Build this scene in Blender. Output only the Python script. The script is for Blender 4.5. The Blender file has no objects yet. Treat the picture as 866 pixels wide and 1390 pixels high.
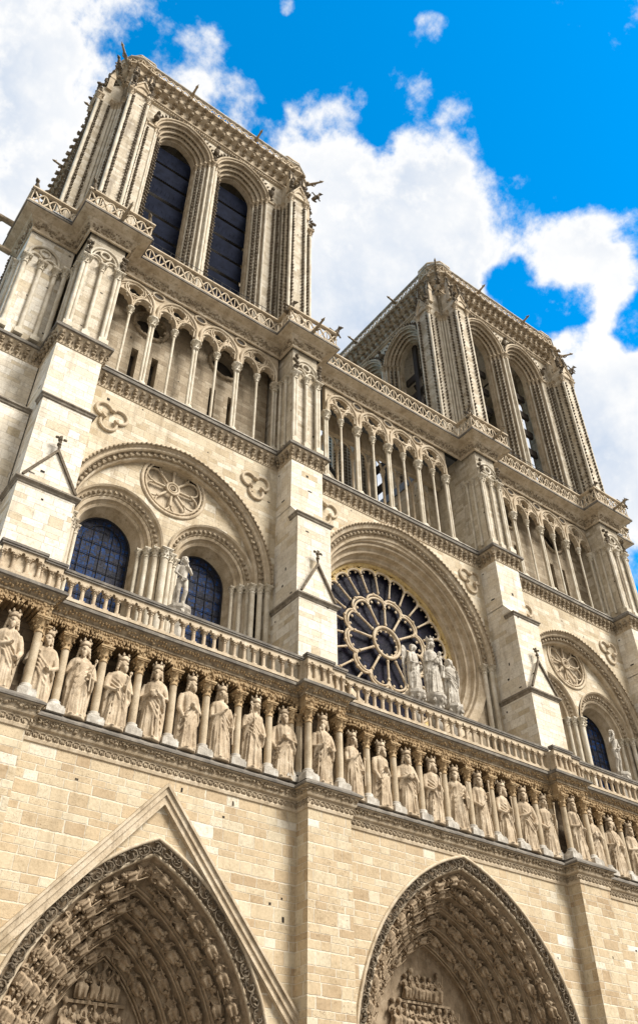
import bpy, bmesh, math, random
from math import sin, cos, pi, sqrt, radians as R, floor
from mathutils import Vector, Matrix
from mathutils.geometry import tessellate_polygon
rnd = random.Random(7)
S = bpy.context.scene
COL = S.collection
# ---------------------------------------------------------------- camera
CAMP = (-27.952, -26.981, 1.7); YAW = -.646; PITCH = .727; ROLL = -.005; FPX = 1165.13
cy_, sy_ = cos(YAW), sin(YAW); cp_, sp_ = cos(PITCH), sin(PITCH)
fwd = Vector((-sy_*cp_, cy_*cp_, sp_)); right = Vector((cy_, sy_, 0)); up = right.cross(fwd)
r2 = right*cos(ROLL) + up*sin(ROLL); u2 = -right*sin(ROLL) + up*cos(ROLL)
cd = bpy.data.cameras.new('camera'); cam = bpy.data.objects.new('camera', cd); COL.objects.link(cam)
cam.matrix_world = Matrix(((r2.x, u2.x, -fwd.x, CAMP[0]), (r2.y, u2.y, -fwd.y, CAMP[1]), (r2.z, u2.z, -fwd.z, CAMP[2]), (0, 0, 0, 1)))
cd.sensor_fit = 'HORIZONTAL'; cd.sensor_width = 36; cd.lens = FPX/866*36
cd.shift_y = -45/866; cd.clip_end = 6000; cd.clip_start = .1
S.camera = cam
# ---------------------------------------------------------------- light
SUN_DIR = Vector((.62, -1.0, 1.22)).normalized()      # towards the sun
sd = bpy.data.lights.new('sun', 'SUN'); sd.energy = 3.9; sd.angle = R(26); sd.color = (1, .95, .875)
so = bpy.data.objects.new('sun', sd); COL.objects.link(so)
so.rotation_euler = (-SUN_DIR).to_track_quat('-Z', 'Y').to_euler()
W = bpy.data.worlds.new('World'); S.world = W; W.use_nodes = True
S.view_settings.view_transform = 'Standard'; S.view_settings.look = 'None'
S.view_settings.exposure = .88; S.view_settings.gamma = 1; S.view_settings.use_curve_mapping = False

class NT:
    def __init__(s, tree): s.t = tree; s.t.nodes.clear()
    def n(s, typ, **kw):
        nd = s.t.nodes.new(typ)
        for k, v in kw.items():
            if k == 'ins':
                for kk, vv in v.items():
                    if hasattr(vv, 'is_output') or isinstance(vv, bpy.types.NodeSocket): s.t.links.new(vv, nd.inputs[kk])
                    else: nd.inputs[kk].default_value = vv
            else: setattr(nd, k, v)
        return nd
    def m(s, op, a, b=0., c=0.):
        nd = s.t.nodes.new('ShaderNodeMath'); nd.operation = op
        for i, x in enumerate((a, b, c)):
            if isinstance(x, bpy.types.NodeSocket): s.t.links.new(x, nd.inputs[i])
            else: nd.inputs[i].default_value = x
        return nd.outputs[0]
    def vm(s, op, a, b=(0, 0, 0)):
        nd = s.t.nodes.new('ShaderNodeVectorMath'); nd.operation = op
        for i, x in enumerate((a, b)):
            if isinstance(x, bpy.types.NodeSocket): s.t.links.new(x, nd.inputs[i])
            else: nd.inputs[i].default_value = x
        return nd
    def noise(s, vec, scale, detail=4, rough=.55, dist=0.):
        nd = s.n('ShaderNodeTexNoise', ins={'Vector': vec, 'Scale': scale, 'Detail': detail, 'Roughness': rough, 'Distortion': dist})
        return nd.outputs[0]
    def mr(s, v, a, b, c=0., d=1., smooth=False):
        nd = s.n('ShaderNodeMapRange', ins={0: v, 1: a, 2: b, 3: c, 4: d})
        if smooth: nd.interpolation_type = 'SMOOTHSTEP'
        return nd.outputs[0]
    def ramp(s, v, stops):
        nd = s.n('ShaderNodeValToRGB', ins={0: v}); cr = nd.color_ramp
        while len(cr.elements) < len(stops): cr.elements.new(.5)
        for e, (p, c) in zip(cr.elements, stops): e.position = p; e.color = (*c, 1)
        return nd.outputs[0]
    def mix(s, f, a, b, mode='MIX'):
        nd = s.t.nodes.new('ShaderNodeMix'); nd.data_type = 'RGBA'; nd.blend_type = mode
        for i, x in ((0, f), (6, a), (7, b)):
            if isinstance(x, bpy.types.NodeSocket): s.t.links.new(x, nd.inputs[i])
            else: nd.inputs[i].default_value = x if i == 0 else (*x, 1)
        return nd.outputs[2]

# ---- sky: Nishita air with broken clouds laid out by direction
def build_sky():
    k = NT(W.node_tree)
    tc = k.n('ShaderNodeTexCoord').outputs['Generated']
    sky = k.n('ShaderNodeTexSky'); sky.sky_type = 'NISHITA'; sky.sun_disc = False
    sky.sun_elevation = math.asin(SUN_DIR.z); sky.sun_rotation = math.atan2(SUN_DIR.x, SUN_DIR.y)
    sky.air_density = 1.0; sky.dust_density = .3; sky.ozone_density = 3.0
    hs = k.n('ShaderNodeHueSaturation', ins={'Saturation': 1.55, 'Value': 1.7, 'Color': sky.outputs[0], 'Hue': .490})
    # domed cloud masses: (direction, radius in radians, strength)
    def dr(px, py):
        v = fwd*FPX + r2*(px-433) - u2*(py-650); return v.normalized()
    blobs = [(-40, 120, 240, 1.15), (60, 330, 190, .9), (50, -60, 180, 1.0), (240, 95, 80, .58), (310, 145, 60, .5), (212, 40, 34, .34),
             (455, 185, 85, .66), (450, 330, 170, 1.05), (590, 300, 150, 1.1), (545, 140, 55, .56), (620, 190, 60, .5), (690, 280, 90, .9), (750, 330, 105, .95),
             (830, 600, 150, 1.15), (790, 400, 80, .75), (850, 520, 70, .75), (640, 440, 150, 1.1), (584, 38, 26, .46), (566, 52, 18, .4), (728, 60, 26, .46), (692, 72, 22, .42), (744, 30, 16, .38), (520, 520, 200, 1.1), (390, 8, 14, .4),
             (-600, 300, 500, 1.0), (1300, 500, 300, .8)]
    tot = None
    for px, py, rad, st in blobs:
        d = dr(px, py)
        dp = k.vm('DOT_PRODUCT', tc, tuple(d)).outputs[1]
        fpx = FPX * (1 + ((px-433)**2 + (py-650)**2)/FPX**2)**.5
        a = rad/fpx
        s_ = k.mr(dp, cos(a*1.3), cos(a*.3), 0., st, True)
        tot = s_ if tot is None else k.m('MAXIMUM', tot, s_)
    for px, py, rad, st in ((724, 430, 34, .72), (694, 388, 34, .68), (772, 412, 34, .6), (868, 440, 36, .7), (800, 130, 120, .8), (690, 160, 60, .3)):
        d = dr(px, py); dp = k.vm('DOT_PRODUCT', tc, tuple(d)).outputs[1]
        a = rad/(FPX * (1 + ((px-433)**2 + (py-650)**2)/FPX**2)**.5)
        tot = k.m('SUBTRACT', tot, k.mr(dp, cos(a*1.4), cos(a*.3), 0., st, True))
    rear = k.mr(k.n('ShaderNodeSeparateXYZ', ins={0: tc}).outputs[1], .14, -.15, 0, 1.3, True); tot = k.m('MAXIMUM', tot, rear)  # unseen cloud cover behind the camera, added for neutral fill light
    n1 = k.noise(tc, 5.5, 9, .62, .25); n2 = k.noise(k.vm('ADD', tc, (3.1, 1.7, .4)).outputs[0], 14, 7, .62)
    n3 = k.noise(k.vm('ADD', tc, (7.3, .7, 2.4)).outputs[0], 34, 5, .55)
    nn = k.m('ADD', k.m('ADD', k.m('MULTIPLY', k.m('SUBTRACT', n1, .5), 2.5), k.m('MULTIPLY', k.m('SUBTRACT', n2, .5), 1.5)), k.m('MULTIPLY', k.m('SUBTRACT', n3, .5), .7))
    dens = k.m('ADD', tot, nn)
    mask = k.mr(dens, .30, .86, 0, 1, True)
    # brightness inside the clouds: sunlit rims, greyer bodies
    b1 = k.noise(k.vm('ADD', tc, (.5, 4.2, 1.1)).outputs[0], 3.4, 6, .58, .3)
    core = k.mr(dens, .7, 1.2, 0, 1, True)
    shade = k.m('MULTIPLY', k.mr(k.m('ADD', b1, k.m('MULTIPLY', nn, -.25)), .28, .58, 0, 1), core)
    ccol = k.mix(shade, (1.12, 1.11, 1.09), (.62, .73, .90))
    ccol = k.mix(k.mr(k.n('ShaderNodeSeparateXYZ', ins={0: tc}).outputs[1], .1, -.2, 0, 1, True), ccol, (.80, .765, .72))  # unseen rear clouds toned warm grey to set the fill on the facade
    cm = k.n('ShaderNodeVectorMath', operation='SCALE'); k.t.links.new(ccol, cm.inputs[0]); cm.inputs['Scale'].default_value = 5.15
    out = k.mix(mask, hs.outputs[0], cm.outputs[0])
    bg = k.n('ShaderNodeBackground', ins={'Color': out, 'Strength': .1})
    k.t.links.new(bg.outputs[0], k.n('ShaderNodeOutputWorld').inputs[0])
build_sky()

# ---------------------------------------------------------------- materials
def new_mat(name):
    m = bpy.data.materials.new(name); m.use_nodes = True; return m, NT(m.node_tree)
def finish(k, col, rough=.85, height=None, bstr=.3, bdist=.02, spec=.25, metal=0.):
    b = k.n('ShaderNodeBsdfPrincipled', ins={'Base Color': col, 'Roughness': rough, 'Metallic': metal, 'Specular IOR Level': spec})
    if height is not None:
        bp = k.n('ShaderNodeBump', ins={'Height': height, 'Strength': bstr, 'Distance': bdist}); k.t.links.new(bp.outputs[0], b.inputs['Normal'])
    k.t.links.new(b.outputs[0], k.n('ShaderNodeOutputMaterial').inputs[0])

def masonry(name, stops, bw, bh, mortar, mw, pits=.5, stain=.5, stain_col=(.3, .25, .19), mort_str=1.):
    m, k = new_mat(name)
    g = k.n('ShaderNodeNewGeometry'); P = g.outputs['Position']
    sp = k.n('ShaderNodeSeparateXYZ', ins={0: P}); sn = k.n('ShaderNodeSeparateXYZ', ins={0: g.outputs['True Normal']})
    side = k.m('GREATER_THAN', k.m('ABSOLUTE', sn.outputs[0]), k.m('ABSOLUTE', sn.outputs[1]))
    u = k.m('ADD', k.m('MULTIPLY', sp.outputs[0], k.m('SUBTRACT', 1, side)), k.m('MULTIPLY', sp.outputs[1], side))
    wob = k.noise(P, 3.5, 3); wob2 = k.noise(k.vm('ADD', P, (9, 4, 2)).outputs[0], 3.5, 3)
    u = k.m('ADD', u, k.m('MULTIPLY', k.m('SUBTRACT', wob, .5), .05)); z = k.m('ADD', sp.outputs[2], k.m('MULTIPLY', k.m('SUBTRACT', wob2, .5), .04))
    zz = k.m('DIVIDE', z, bh); zz = k.m('ADD', zz, k.m('MULTIPLY', k.m('SINE', k.m('MULTIPLY', zz, 1.7)), .27)); row = k.m('FLOOR', zz); fz = k.m('SUBTRACT', zz, row)
    rr = k.n('ShaderNodeTexWhiteNoise', noise_dimensions='1D', ins={'W': row}).outputs[0]
    uu = k.m('ADD', k.m('DIVIDE', u, k.m('MULTIPLY', k.m('ADD', .8, k.m('MULTIPLY', rr, .45)), bw)), k.m('MULTIPLY', rr, 37.7))
    # uneven block lengths
    uu = k.m('ADD', uu, k.m('MULTIPLY', k.m('SINE', k.m('MULTIPLY', uu, 2.3)), .22))
    colm = k.m('FLOOR', uu); fu = k.m('SUBTRACT', uu, colm)
    cv = k.n('ShaderNodeCombineXYZ', ins={0: colm, 1: row, 2: side}).outputs[0]
    wn = k.n('ShaderNodeTexWhiteNoise', noise_dimensions='3D', ins={'Vector': cv})
    rv = wn.outputs[0]; rsep = k.n('ShaderNodeSeparateColor', ins={0: wn.outputs[1]})
    eu = k.m('MULTIPLY', k.m('MINIMUM', fu, k.m('SUBTRACT', 1, fu)), bw); ez = k.m('MULTIPLY', k.m('MINIMUM', fz, k.m('SUBTRACT', 1, fz)), bh)
    edge = k.m('MINIMUM', eu, ez)
    edge = k.m('ADD', edge, k.m('MULTIPLY', k.m('SUBTRACT', .48, k.noise(P, 7., 4, .7)), .05))
    mmask = k.m('MULTIPLY', k.mr(edge, mw*.5, mw*1.6, 1, 0, True), mort_str)
    base = k.ramp(rv, stops)
    big = k.noise(P, .35, 4); fine = k.noise(P, 9, 6, .7); mid = k.noise(P, 2.2, 5, .65)
    base = k.mix(k.mr(big, .35, .7, 0, .45), base, stops[len(stops)//2][1])
    base = k.mix(1., base, k.ramp(k.m('ADD', k.m('MULTIPLY', fine, .6), k.m('MULTIPLY', mid, .4)), [(.34, (.66, .62, .56)), (.48, (.94, .93, .91)), (.66, (1.14, 1.13, 1.11))]), 'MULTIPLY')
    # pitted weathering on some blocks
    pn = k.noise(P, 22, 3, .6)
    pit = k.m('MULTIPLY', k.mr(pn, .58, .66, 0, 1), k.mr(k.m('ADD', rsep.outputs[1], k.m('MULTIPLY', mid, .5)), .8, 1.15, 0, pits))
    base = k.mix(pit, base, (.16, .11, .07))
    base = k.mix(mmask, base, mortar)
    hole = k.m('MULTIPLY', k.m('GREATER_THAN', rsep.outputs[2], .972), k.m('MULTIPLY', k.m('LESS_THAN', k.m('ABSOLUTE', k.m('SUBTRACT', fu, .5)), .085), k.m('LESS_THAN', k.m('ABSOLUTE', k.m('SUBTRACT', fz, .28)), .17)))
    base = k.mix(hole, base, (.02, .016, .012))
    # rain streaks and grime
    sv = k.n('ShaderNodeMapping', ins={'Vector': P, 'Scale': (1.6, 1.6, .16)}).outputs[0]
    st = k.noise(sv, 1.3, 6, .65)
    sm = k.m('MULTIPLY', k.mr(st, .52, .72, 0, 1, True), stain)
    base = k.mix(sm, base, stain_col)
    h = k.m('ADD', k.m('MULTIPLY', mmask, -.6), k.m('ADD', k.m('MULTIPLY', fine, .5), k.m('MULTIPLY', rv, .3)))
    finish(k, base, .88, h, .9, .03)
    return m
def plain(name, c1, c2, c3, scale=2.0, streak=.35, dark=(.12, .10, .075), grain=30, bstr=.5):
    m, k = new_mat(name)
    P = k.n('ShaderNodeNewGeometry').outputs['Position']
    n = k.noise(P, scale, 6, .65, .3); f = k.noise(P, grain, 4, .7)
    c = k.ramp(n, [(.3, c1), (.5, c2), (.7, c3)])
    sv = k.n('ShaderNodeMapping', ins={'Vector': P, 'Scale': (2.2, 2.2, .5)}).outputs[0]
    st = k.noise(sv, 2.0, 6, .7)
    c = k.mix(k.m('MULTIPLY', k.mr(st, .5, .7, 0, 1, True), streak), c, dark)
    c = k.mix(1., c, k.ramp(f, [(.3, (.68, .66, .62)), (.5, (.97, .96, .95)), (.7, (1.12, 1.12, 1.1))]), 'MULTIPLY')
    finish(k, c, .85, f, bstr, .01)
    return m
M = {}
M['wall_low'] = masonry('warm_ashlar', [(0, (.35, .25, .15)), (.12, (.43, .33, .21)), (.35, (.48, .38, .25)), (.6, (.50, .41, .28)), (.8, (.53, .45, .32)), (.95, (.56, .50, .38)), (.985, (.66, .62, .53)), (1, (.72, .69, .62))], .70, .325, (.64, .585, .48), .013, .85, .5, (.33, .26, .17), .75)
M['wall_mid'] = masonry('pale_ashlar', [(0, (.38, .30, .19)), (.25, (.49, .41, .29)), (.7, (.56, .49, .37)), (1, (.66, .61, .51))], .7, .31, (.52, .46, .36), .010, .5, .6, (.27, .21, .14), .6)
M['buttress'] = masonry('white_ashlar', [(0, (.47, .39, .26)), (.14, (.60, .53, .41)), (.5, (.68, .63, .54)), (1, (.76, .73, .66))], .78, .33, (.50, .45, .37), .010, .3, .55, (.38, .33, .26), .6)
M['wall_high'] = masonry('tower_ashlar', [(0, (.38, .32, .23)), (.4, (.52, .46, .36)), (1, (.64, .59, .50))], .72, .30, (.38, .33, .26), .009, .5, .7, (.19, .155, .115), .5)
M['mould'] = plain('moulded_stone', (.34, .27, .18), (.50, .415, .30), (.61, .535, .42), 1.4, .55, (.19, .145, .095))  # slightly darkened for soot and groove shade, both put into the colour
M['shaft'] = plain('pale_shaft_stone', (.44, .38, .29), (.57, .52, .42), (.68, .64, .56), 1.5, .45, (.28, .225, .16))
M['gshaft'] = plain('golden_shaft_stone', (.34, .27, .18), (.45, .37, .26), (.55, .475, .36), 1.5, .4, (.22, .155, .09))
M['carve'] = plain('carved_leaf_stone', (.18, .14, .095), (.30, .24, .165), (.44, .37, .27), 4, .6, (.09, .07, .05))  # soot and the shade among the leaves painted into the colour
M['crock'] = plain('sooty_shaded_crocket_stone', (.07, .055, .04), (.125, .10, .07), (.22, .18, .13), 5, .5, (.04, .032, .025))  # dark tone holds soot plus painted-in shade of the carved crevices
M['ochre'] = plain('ochre_carved_stone', (.24, .165, .085), (.38, .27, .15), (.50, .39, .24), 4, .5, (.11, .075, .04))
M['king'] = plain('statue_stone', (.30, .23, .155), (.47, .38, .27), (.60, .51, .39), 1.8, .6, (.16, .115, .075), 22)
M['grey'] = plain('grey_weathered_stone', (.26, .24, .21), (.42, .39, .34), (.62, .60, .55), 3, .5, (.10, .10, .09))
M['pale'] = plain('bleached_statue_stone', (.26, .23, .19), (.47, .435, .375), (.66, .63, .57), 3, .7, (.11, .095, .08))
M['drip'] = plain('weathered_drip_stone', (.15, .13, .105), (.24, .21, .17), (.36, .325, .27), 3, .5, (.08, .07, .055))
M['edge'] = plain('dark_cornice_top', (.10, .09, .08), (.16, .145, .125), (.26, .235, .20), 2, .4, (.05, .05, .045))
M['portal'] = plain('portal_stone', (.22, .165, .105), (.34, .26, .175), (.47, .38, .27), 2.4, .6, (.08, .06, .04))
M['rose'] = plain('rose_tracery_stone', (.38, .30, .20), (.52, .43, .31), (.62, .55, .43), 2, .4, (.26, .20, .11))
M['rosegold'] = plain('lichened_rose_rim', (.46, .32, .13), (.56, .42, .19), (.62, .50, .28), 3, .35, (.22, .15, .06))
M['wall_back'] = masonry('shaded_chamber_ashlar', [(0, (.24, .19, .13)), (.5, (.34, .28, .20)), (1, (.44, .38, .29))], .7, .31, (.26, .21, .15), .010, .4, .7, (.15, .12, .08), .6)  # shade of the recessed wall painted in as darker stone
M['gallery_back'] = masonry('grimy_shaded_gallery_ashlar', [(0, (.10, .07, .045)), (.5, (.17, .125, .08)), (1, (.24, .19, .13))], .7, .31, (.12, .09, .06), .012, .3, .6, (.07, .05, .035), .6)  # grime plus the deep shade behind the kings, painted into the colour
M['void'] = plain('unlit_interior_masonry', (.05, .045, .04), (.075, .065, .055), (.10, .09, .075), 2, .3)  # darkness of unlit interiors painted into the colour
def glass(name, cols, sx, sz, lead):
    m, k = new_mat(name)
    P = k.n('ShaderNodeNewGeometry').outputs['Position']; sp = k.n('ShaderNodeSeparateXYZ', ins={0: P})
    a = k.m('DIVIDE', sp.outputs[0], sx); b = k.m('DIVIDE', sp.outputs[2], sz)
    fa = k.m('FRACT', a); fb = k.m('FRACT', b)
    cv = k.n('ShaderNodeCombineXYZ', ins={0: k.m('FLOOR', a), 1: k.m('FLOOR', b)}).outputs[0]
    wn = k.n('ShaderNodeTexWhiteNoise', noise_dimensions='2D', ins={'Vector': cv}).outputs[0]
    sm = k.n('ShaderNodeTexVoronoi', feature='DISTANCE_TO_EDGE', ins={'Vector': P, 'Scale': 7.})
    vc = k.n('ShaderNodeTexVoronoi', ins={'Vector': P, 'Scale': 7.}); vv = k.n('ShaderNodeSeparateColor', ins={0: vc.outputs['Color']}).outputs[0]
    c = k.ramp(k.m('ADD', k.m('MULTIPLY', wn, .6), k.m('MULTIPLY', vv, .4)), cols)
    ld = k.m('MAXIMUM', k.m('LESS_THAN', k.m('MINIMUM', fa, k.m('SUBTRACT', 1, fa)), lead/sx), k.m('LESS_THAN', k.m('MINIMUM', fb, k.m('SUBTRACT', 1, fb)), lead/sz))
    c = k.mix(ld, c, (.012, .012, .014)); c = k.mix(k.m('LESS_THAN', sm.outputs[0], .03), c, (.015, .015, .018))
    n = k.noise(P, 6, 3)
    finish(k, c, k.mr(n, .3, .7, .3, .6), n, .4, .03, .03)
    return m
M['glass'] = glass('leaded_blue_glass', [(0, (.016, .02, .032)), (.40, (.028, .03, .045)), (.5, (.014, .035, .10)), (.62, (.010, .04, .14)), (.72, (.026, .026, .04)), (1, (.035, .04, .058))], .44, .36, .014)
M['roseglass'] = glass('dark_rose_glass', [(0, (.007, .007, .012)), (.5, (.012, .012, .022)), (.8, (.022, .018, .032)), (1, (.02, .026, .055))], .5, .5, .01)
def simple(name, c, rough=.6, metal=0., var=.4, sc=6, spec=.3):
    m, k = new_mat(name); P = k.n('ShaderNodeNewGeometry').outputs['Position']
    n = k.noise(P, sc, 5, .6)
    col = k.mix(n, tuple(x*(1-var) for x in c), tuple(x*(1+var) for x in c)); finish(k, col, rough, n, .3, .01, spec, metal); return m
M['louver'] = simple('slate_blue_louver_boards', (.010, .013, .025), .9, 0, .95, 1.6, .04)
M['iron'] = simple('dark_iron', (.02, .02, .024), .8, 0)
M['lead'] = simple('lead_roof', (.16, .17, .18), .5, .3)
M['door'] = simple('oak_door', (.10, .05, .03), .6)
M['timber'] = simple('dark_timber', (.05, .04, .032), .8)
def pave():
    m, k = new_mat('plaza_paving'); P = k.n('ShaderNodeNewGeometry').outputs['Position']
    br = k.n('ShaderNodeTexBrick', ins={'Vector': P, 'Color1': (.15, .135, .115, 1), 'Color2': (.21, .19, .16, 1), 'Mortar': (.09, .08, .07, 1), 'Scale': 1., 'Mortar Size': .012, 'Brick Width': 1.0, 'Row Height': .6})
    n = k.noise(P, 2, 5); finish(k, k.mix(k.mr(n, .3, .7, 0, .4), br.outputs[0], (.25, .22, .19)), .85, n)
    return m
M['pave'] = pave()

# ---------------------------------------------------------------- mesh tools
OCT_V = [(1, 0, 0), (-1, 0, 0), (0, 1, 0), (0, -1, 0), (0, 0, 1), (0, 0, -1)]
OCT_F = [(0, 2, 4), (2, 1, 4), (1, 3, 4), (3, 0, 4), (2, 0, 5), (1, 2, 5), (3, 1, 5), (0, 3, 5)]
def ico(sub):
    b = bmesh.new(); bmesh.ops.create_icosphere(b, subdivisions=sub, radius=1)
    v = [tuple(x.co) for x in b.verts]; f = [tuple(y.index for y in x.verts) for x in b.faces]; b.free(); return v, f
ICO1 = ico(1); ICO2 = ico(2); ICO3 = ico(3)
class MB:
    def __init__(s, xf=None): s.v = []; s.f = []; s.xf = xf; s.sm = []; s.smooth = False
    def add(s, vs, fs, smooth=None):
        o = len(s.v)
        if s.xf: vs = [s.xf(*p) for p in vs]
        s.v.extend(vs); s.f.extend([tuple(i+o for i in f) for f in fs]); s.sm.extend([s.smooth if smooth is None else smooth]*len(fs))
    def box(s, x0, x1, y0, y1, z0, z1):
        s.add([(x0, y0, z0), (x1, y0, z0), (x1, y1, z0), (x0, y1, z0), (x0, y0, z1), (x1, y0, z1), (x1, y1, z1), (x0, y1, z1)],
              [(0, 3, 2, 1), (4, 5, 6, 7), (0, 1, 5, 4), (1, 2, 6, 5), (2, 3, 7, 6), (3, 0, 4, 7)])
    def blob(s, c, r, kind=0, rot=None, jit=0., smooth=False):
        V, F = ((OCT_V, OCT_F), ICO1, ICO2, ICO3)[kind]
        if not hasattr(r, '__len__'): r = (r, r, r)
        out = []
        for p in V:
            q = Vector((p[0]*r[0], p[1]*r[1], p[2]*r[2]))
            if jit: q *= 1 + rnd.uniform(-jit, jit)
            if rot: q = rot @ q
            out.append((q.x+c[0], q.y+c[1], q.z+c[2]))
        s.add(out, F, smooth)
    def lathe(s, prof, cx, cy, n=10, smooth=True, cap=True, ph=0.):
        vs = []; fs = []
        for r, z in prof:
            for i in range(n):
                a = ph + 2*pi*i/n; vs.append((cx+r*cos(a), cy+r*sin(a), z))
        for j in range(len(prof)-1):
            for i in range(n):
                i2 = (i+1) % n; fs.append((j*n+i, j*n+i2, (j+1)*n+i2, (j+1)*n+i))
        s.add(vs, fs, smooth)
        if cap:
            s.add(vs[:n], [tuple(range(n-1, -1, -1))], False); s.add(vs[-n:], [tuple(range(n))], False)
    def tube(s, pts, r, n=6, closed=False, smooth=True, sy=1.):
        pts = [Vector(p) for p in pts]; m = len(pts); vs = []; fs = []
        rr = r if hasattr(r, '__len__') else [r]*m
        for i, p in enumerate(pts):
            a = pts[(i-1) % m] if (closed or i > 0) else p; b = pts[(i+1) % m] if (closed or i < m-1) else p
            t = (b-a).normalized(); ref = Vector((0, 1, 0)) if abs(t.y) < .9 else Vector((1, 0, 0))
            e1 = t.cross(ref).normalized(); e2 = t.cross(e1).normalized()
            for j in range(n):
                an = 2*pi*(j+.5)/n; q = p + (e1*cos(an) + e2*sin(an)*sy)*rr[i]; vs.append(tuple(q))
        M_ = m if closed else m-1
        for i in range(M_):
            for j in range(n):
                j2 = (j+1) % n; a = i*n; b = ((i+1) % m)*n; fs.append((a+j, b+j, b+j2, a+j2))
        s.add(vs, fs, smooth)
        if not closed: s.add(vs[:n], [tuple(range(n))], False); s.add(vs[-n:], [tuple(range(n-1, -1, -1))], False)
    def cyl(s, x, y, z0, z1, r, n=8): s.lathe([(r, z0), (r, z1)], x, y, n)
    def sweep(s, path, prof, closed=False):
        """prof: (out, z) swept along plan path; outward is to the right of travel"""
        m = len(path); vs = []; fs = []; k = len(prof)
        for i, p in enumerate(path):
            ds = []
            if i > 0: d = Vector((p[0]-path[i-1][0], p[1]-path[i-1][1])).normalized(); ds.append(Vector((d.y, -d.x)))
            if i < m-1: d = Vector((path[i+1][0]-p[0], path[i+1][1]-p[1])).normalized(); ds.append(Vector((d.y, -d.x)))
            if len(ds) == 2:
                nn = (ds[0]+ds[1]); nn = nn/(max(.3, 1+ds[0].dot(ds[1])))
            else: nn = ds[0]
            for o, z in prof: vs.append((p[0]+nn.x*o, p[1]+nn.y*o, z))
        for i in range(m-1):
            for j in range(k-1): fs.append((i*k+j, (i+1)*k+j, (i+1)*k+j+1, i*k+j+1))
        s.add(vs, fs)
    def plate(s, outer, holes, y0, y1, sides=True, back=False):
        loops = [outer]+list(holes); flat = [p for l in loops for p in l]
        tri = tessellate_polygon([[Vector((p[0], p[1], 0)) for p in l] for l in loops])
        s.add([(p[0], y0, p[1]) for p in flat], [tuple(t) for t in tri], False)
        if back: s.add([(p[0], y1, p[1]) for p in flat], [tuple(t)[::-1] for t in tri], False)
        if sides:
            for l in loops:
                n = len(l); s.add([(p[0], y0, p[1]) for p in l]+[(p[0], y1, p[1]) for p in l], [(i, (i+1) % n, n+(i+1) % n, n+i) for i in range(n)], False)
    def raw(s, mesh_vf, mat):
        V, F = mesh_vf; s.add([tuple(mat @ Vector(p)) for p in V], F, True)
    def mesh(s, name):
        me = bpy.data.meshes.new(name); me.from_pydata(s.v, [], s.f); me.polygons.foreach_set('use_smooth', s.sm); me.update(); return me
def link(name, me, mat=None, parent=None, loc=None):
    o = bpy.data.objects.new(name, me); COL.objects.link(o)
    if mat is not None and not me.materials: me.materials.append(mat)
    if parent is not None: o.parent = parent
    if loc: o.location = loc
    return o
def build(name, mb, mat, parent=None, loc=None): return link(name, mb.mesh(name), mat, parent, loc)
def split_mb(mb, keyfn):
    groups = {}
    for f, sm in zip(mb.f, mb.sm):
        c = [sum(mb.v[i][a] for i in f)/len(f) for a in range(3)]; groups.setdefault(keyfn(*c), []).append((f, sm))
    out = []
    for kq in sorted(groups):
        m = MB(); idx = {}
        for f, sm in groups[kq]:
            nf = []
            for i in f:
                if i not in idx: idx[i] = len(m.v); m.v.append(mb.v[i])
                nf.append(idx[i])
            m.f.append(tuple(nf)); m.sm.append(sm)
        out.append(m)
    return out
def build_split(name, mb, mat, parent, keyfn): return [build(name, m, mat, parent) for m in split_mb(mb, keyfn)]
def thing(name, label, cat, loc=(0, 0, 0), group=None, rz=0.):
    o = bpy.data.objects.new(name, None); COL.objects.link(o); o.location = loc; o.rotation_euler = (0, 0, rz); o['label'] = label; o['category'] = cat
    if group: o['group'] = group
    return o

def arch(cx, zs, w, e=0., n=12, zb=None):
    """open polyline left foot -> apex -> right foot"""
    rad = w+e; a0 = math.acos(e/rad) if e else pi/2
    L = [(cx+e-rad*cos(a0*i/n), zs+rad*sin(a0*i/n)) for i in range(n+1)]
    Rr = [(2*cx-x, z) for x, z in L[::-1]][1:]
    pts = L+Rr
    if zb is not None and zb < zs: pts = [(cx-w, zb)]+pts+[(cx+w, zb)]
    return pts
def arch_sweep(mb, cx, zs, w, e, prof, zb=None, n=14):
    k = len(prof); rings = [arch(cx, zs, w+dr, e, n, zb) for dr, y in prof]; m = len(rings[0])
    vs = [(rings[j][i][0], prof[j][1], rings[j][i][1]) for i in range(m) for j in range(k)]
    mb.add(vs, [(i*k+j, (i+1)*k+j, (i+1)*k+j+1, i*k+j+1) for i in range(m-1) for j in range(k-1)], False)
def arch_tube(mb, cx, zs, w, e, y, r, zb=None, n=14, k=6): mb.tube([(x, y, z) for x, z in arch(cx, zs, w, e, n, zb)], r, k)
def circ(cx, cz, r, n=32, ph=0.): return [(cx+r*cos(ph+2*pi*i/n), cz+r*sin(ph+2*pi*i/n)) for i in range(n)]
def foil(cx, cz, r, k, ph=0., d=.32, n=6):
    """multi-lobed outline of k lobes"""
    pts = []
    rc = r*(1-d); rl = r*d*1.25
    for i in range(k):
        a = ph+2*pi*i/k
        for j in range(n):
            t = a + (-.62+1.24*j/(n-1))*pi*.8
            pts.append((cx+rc*cos(a)*.9+rl*cos(t), cz+rc*sin(a)*.9+rl*sin(t)))
    return pts
def along(path, step, start=None):
    """points every step along polyline of tuples; yields point, unit tangent"""
    P = [Vector(p) for p in path]; out = []; d = step/2 if start is None else start
    for a, b in zip(P, P[1:]):
        L = (b-a).length
        if L == 0: continue
        t = (b-a)/L
        while d <= L: out.append((a+t*d, t)); d += step
        d -= L
    return out
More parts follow.
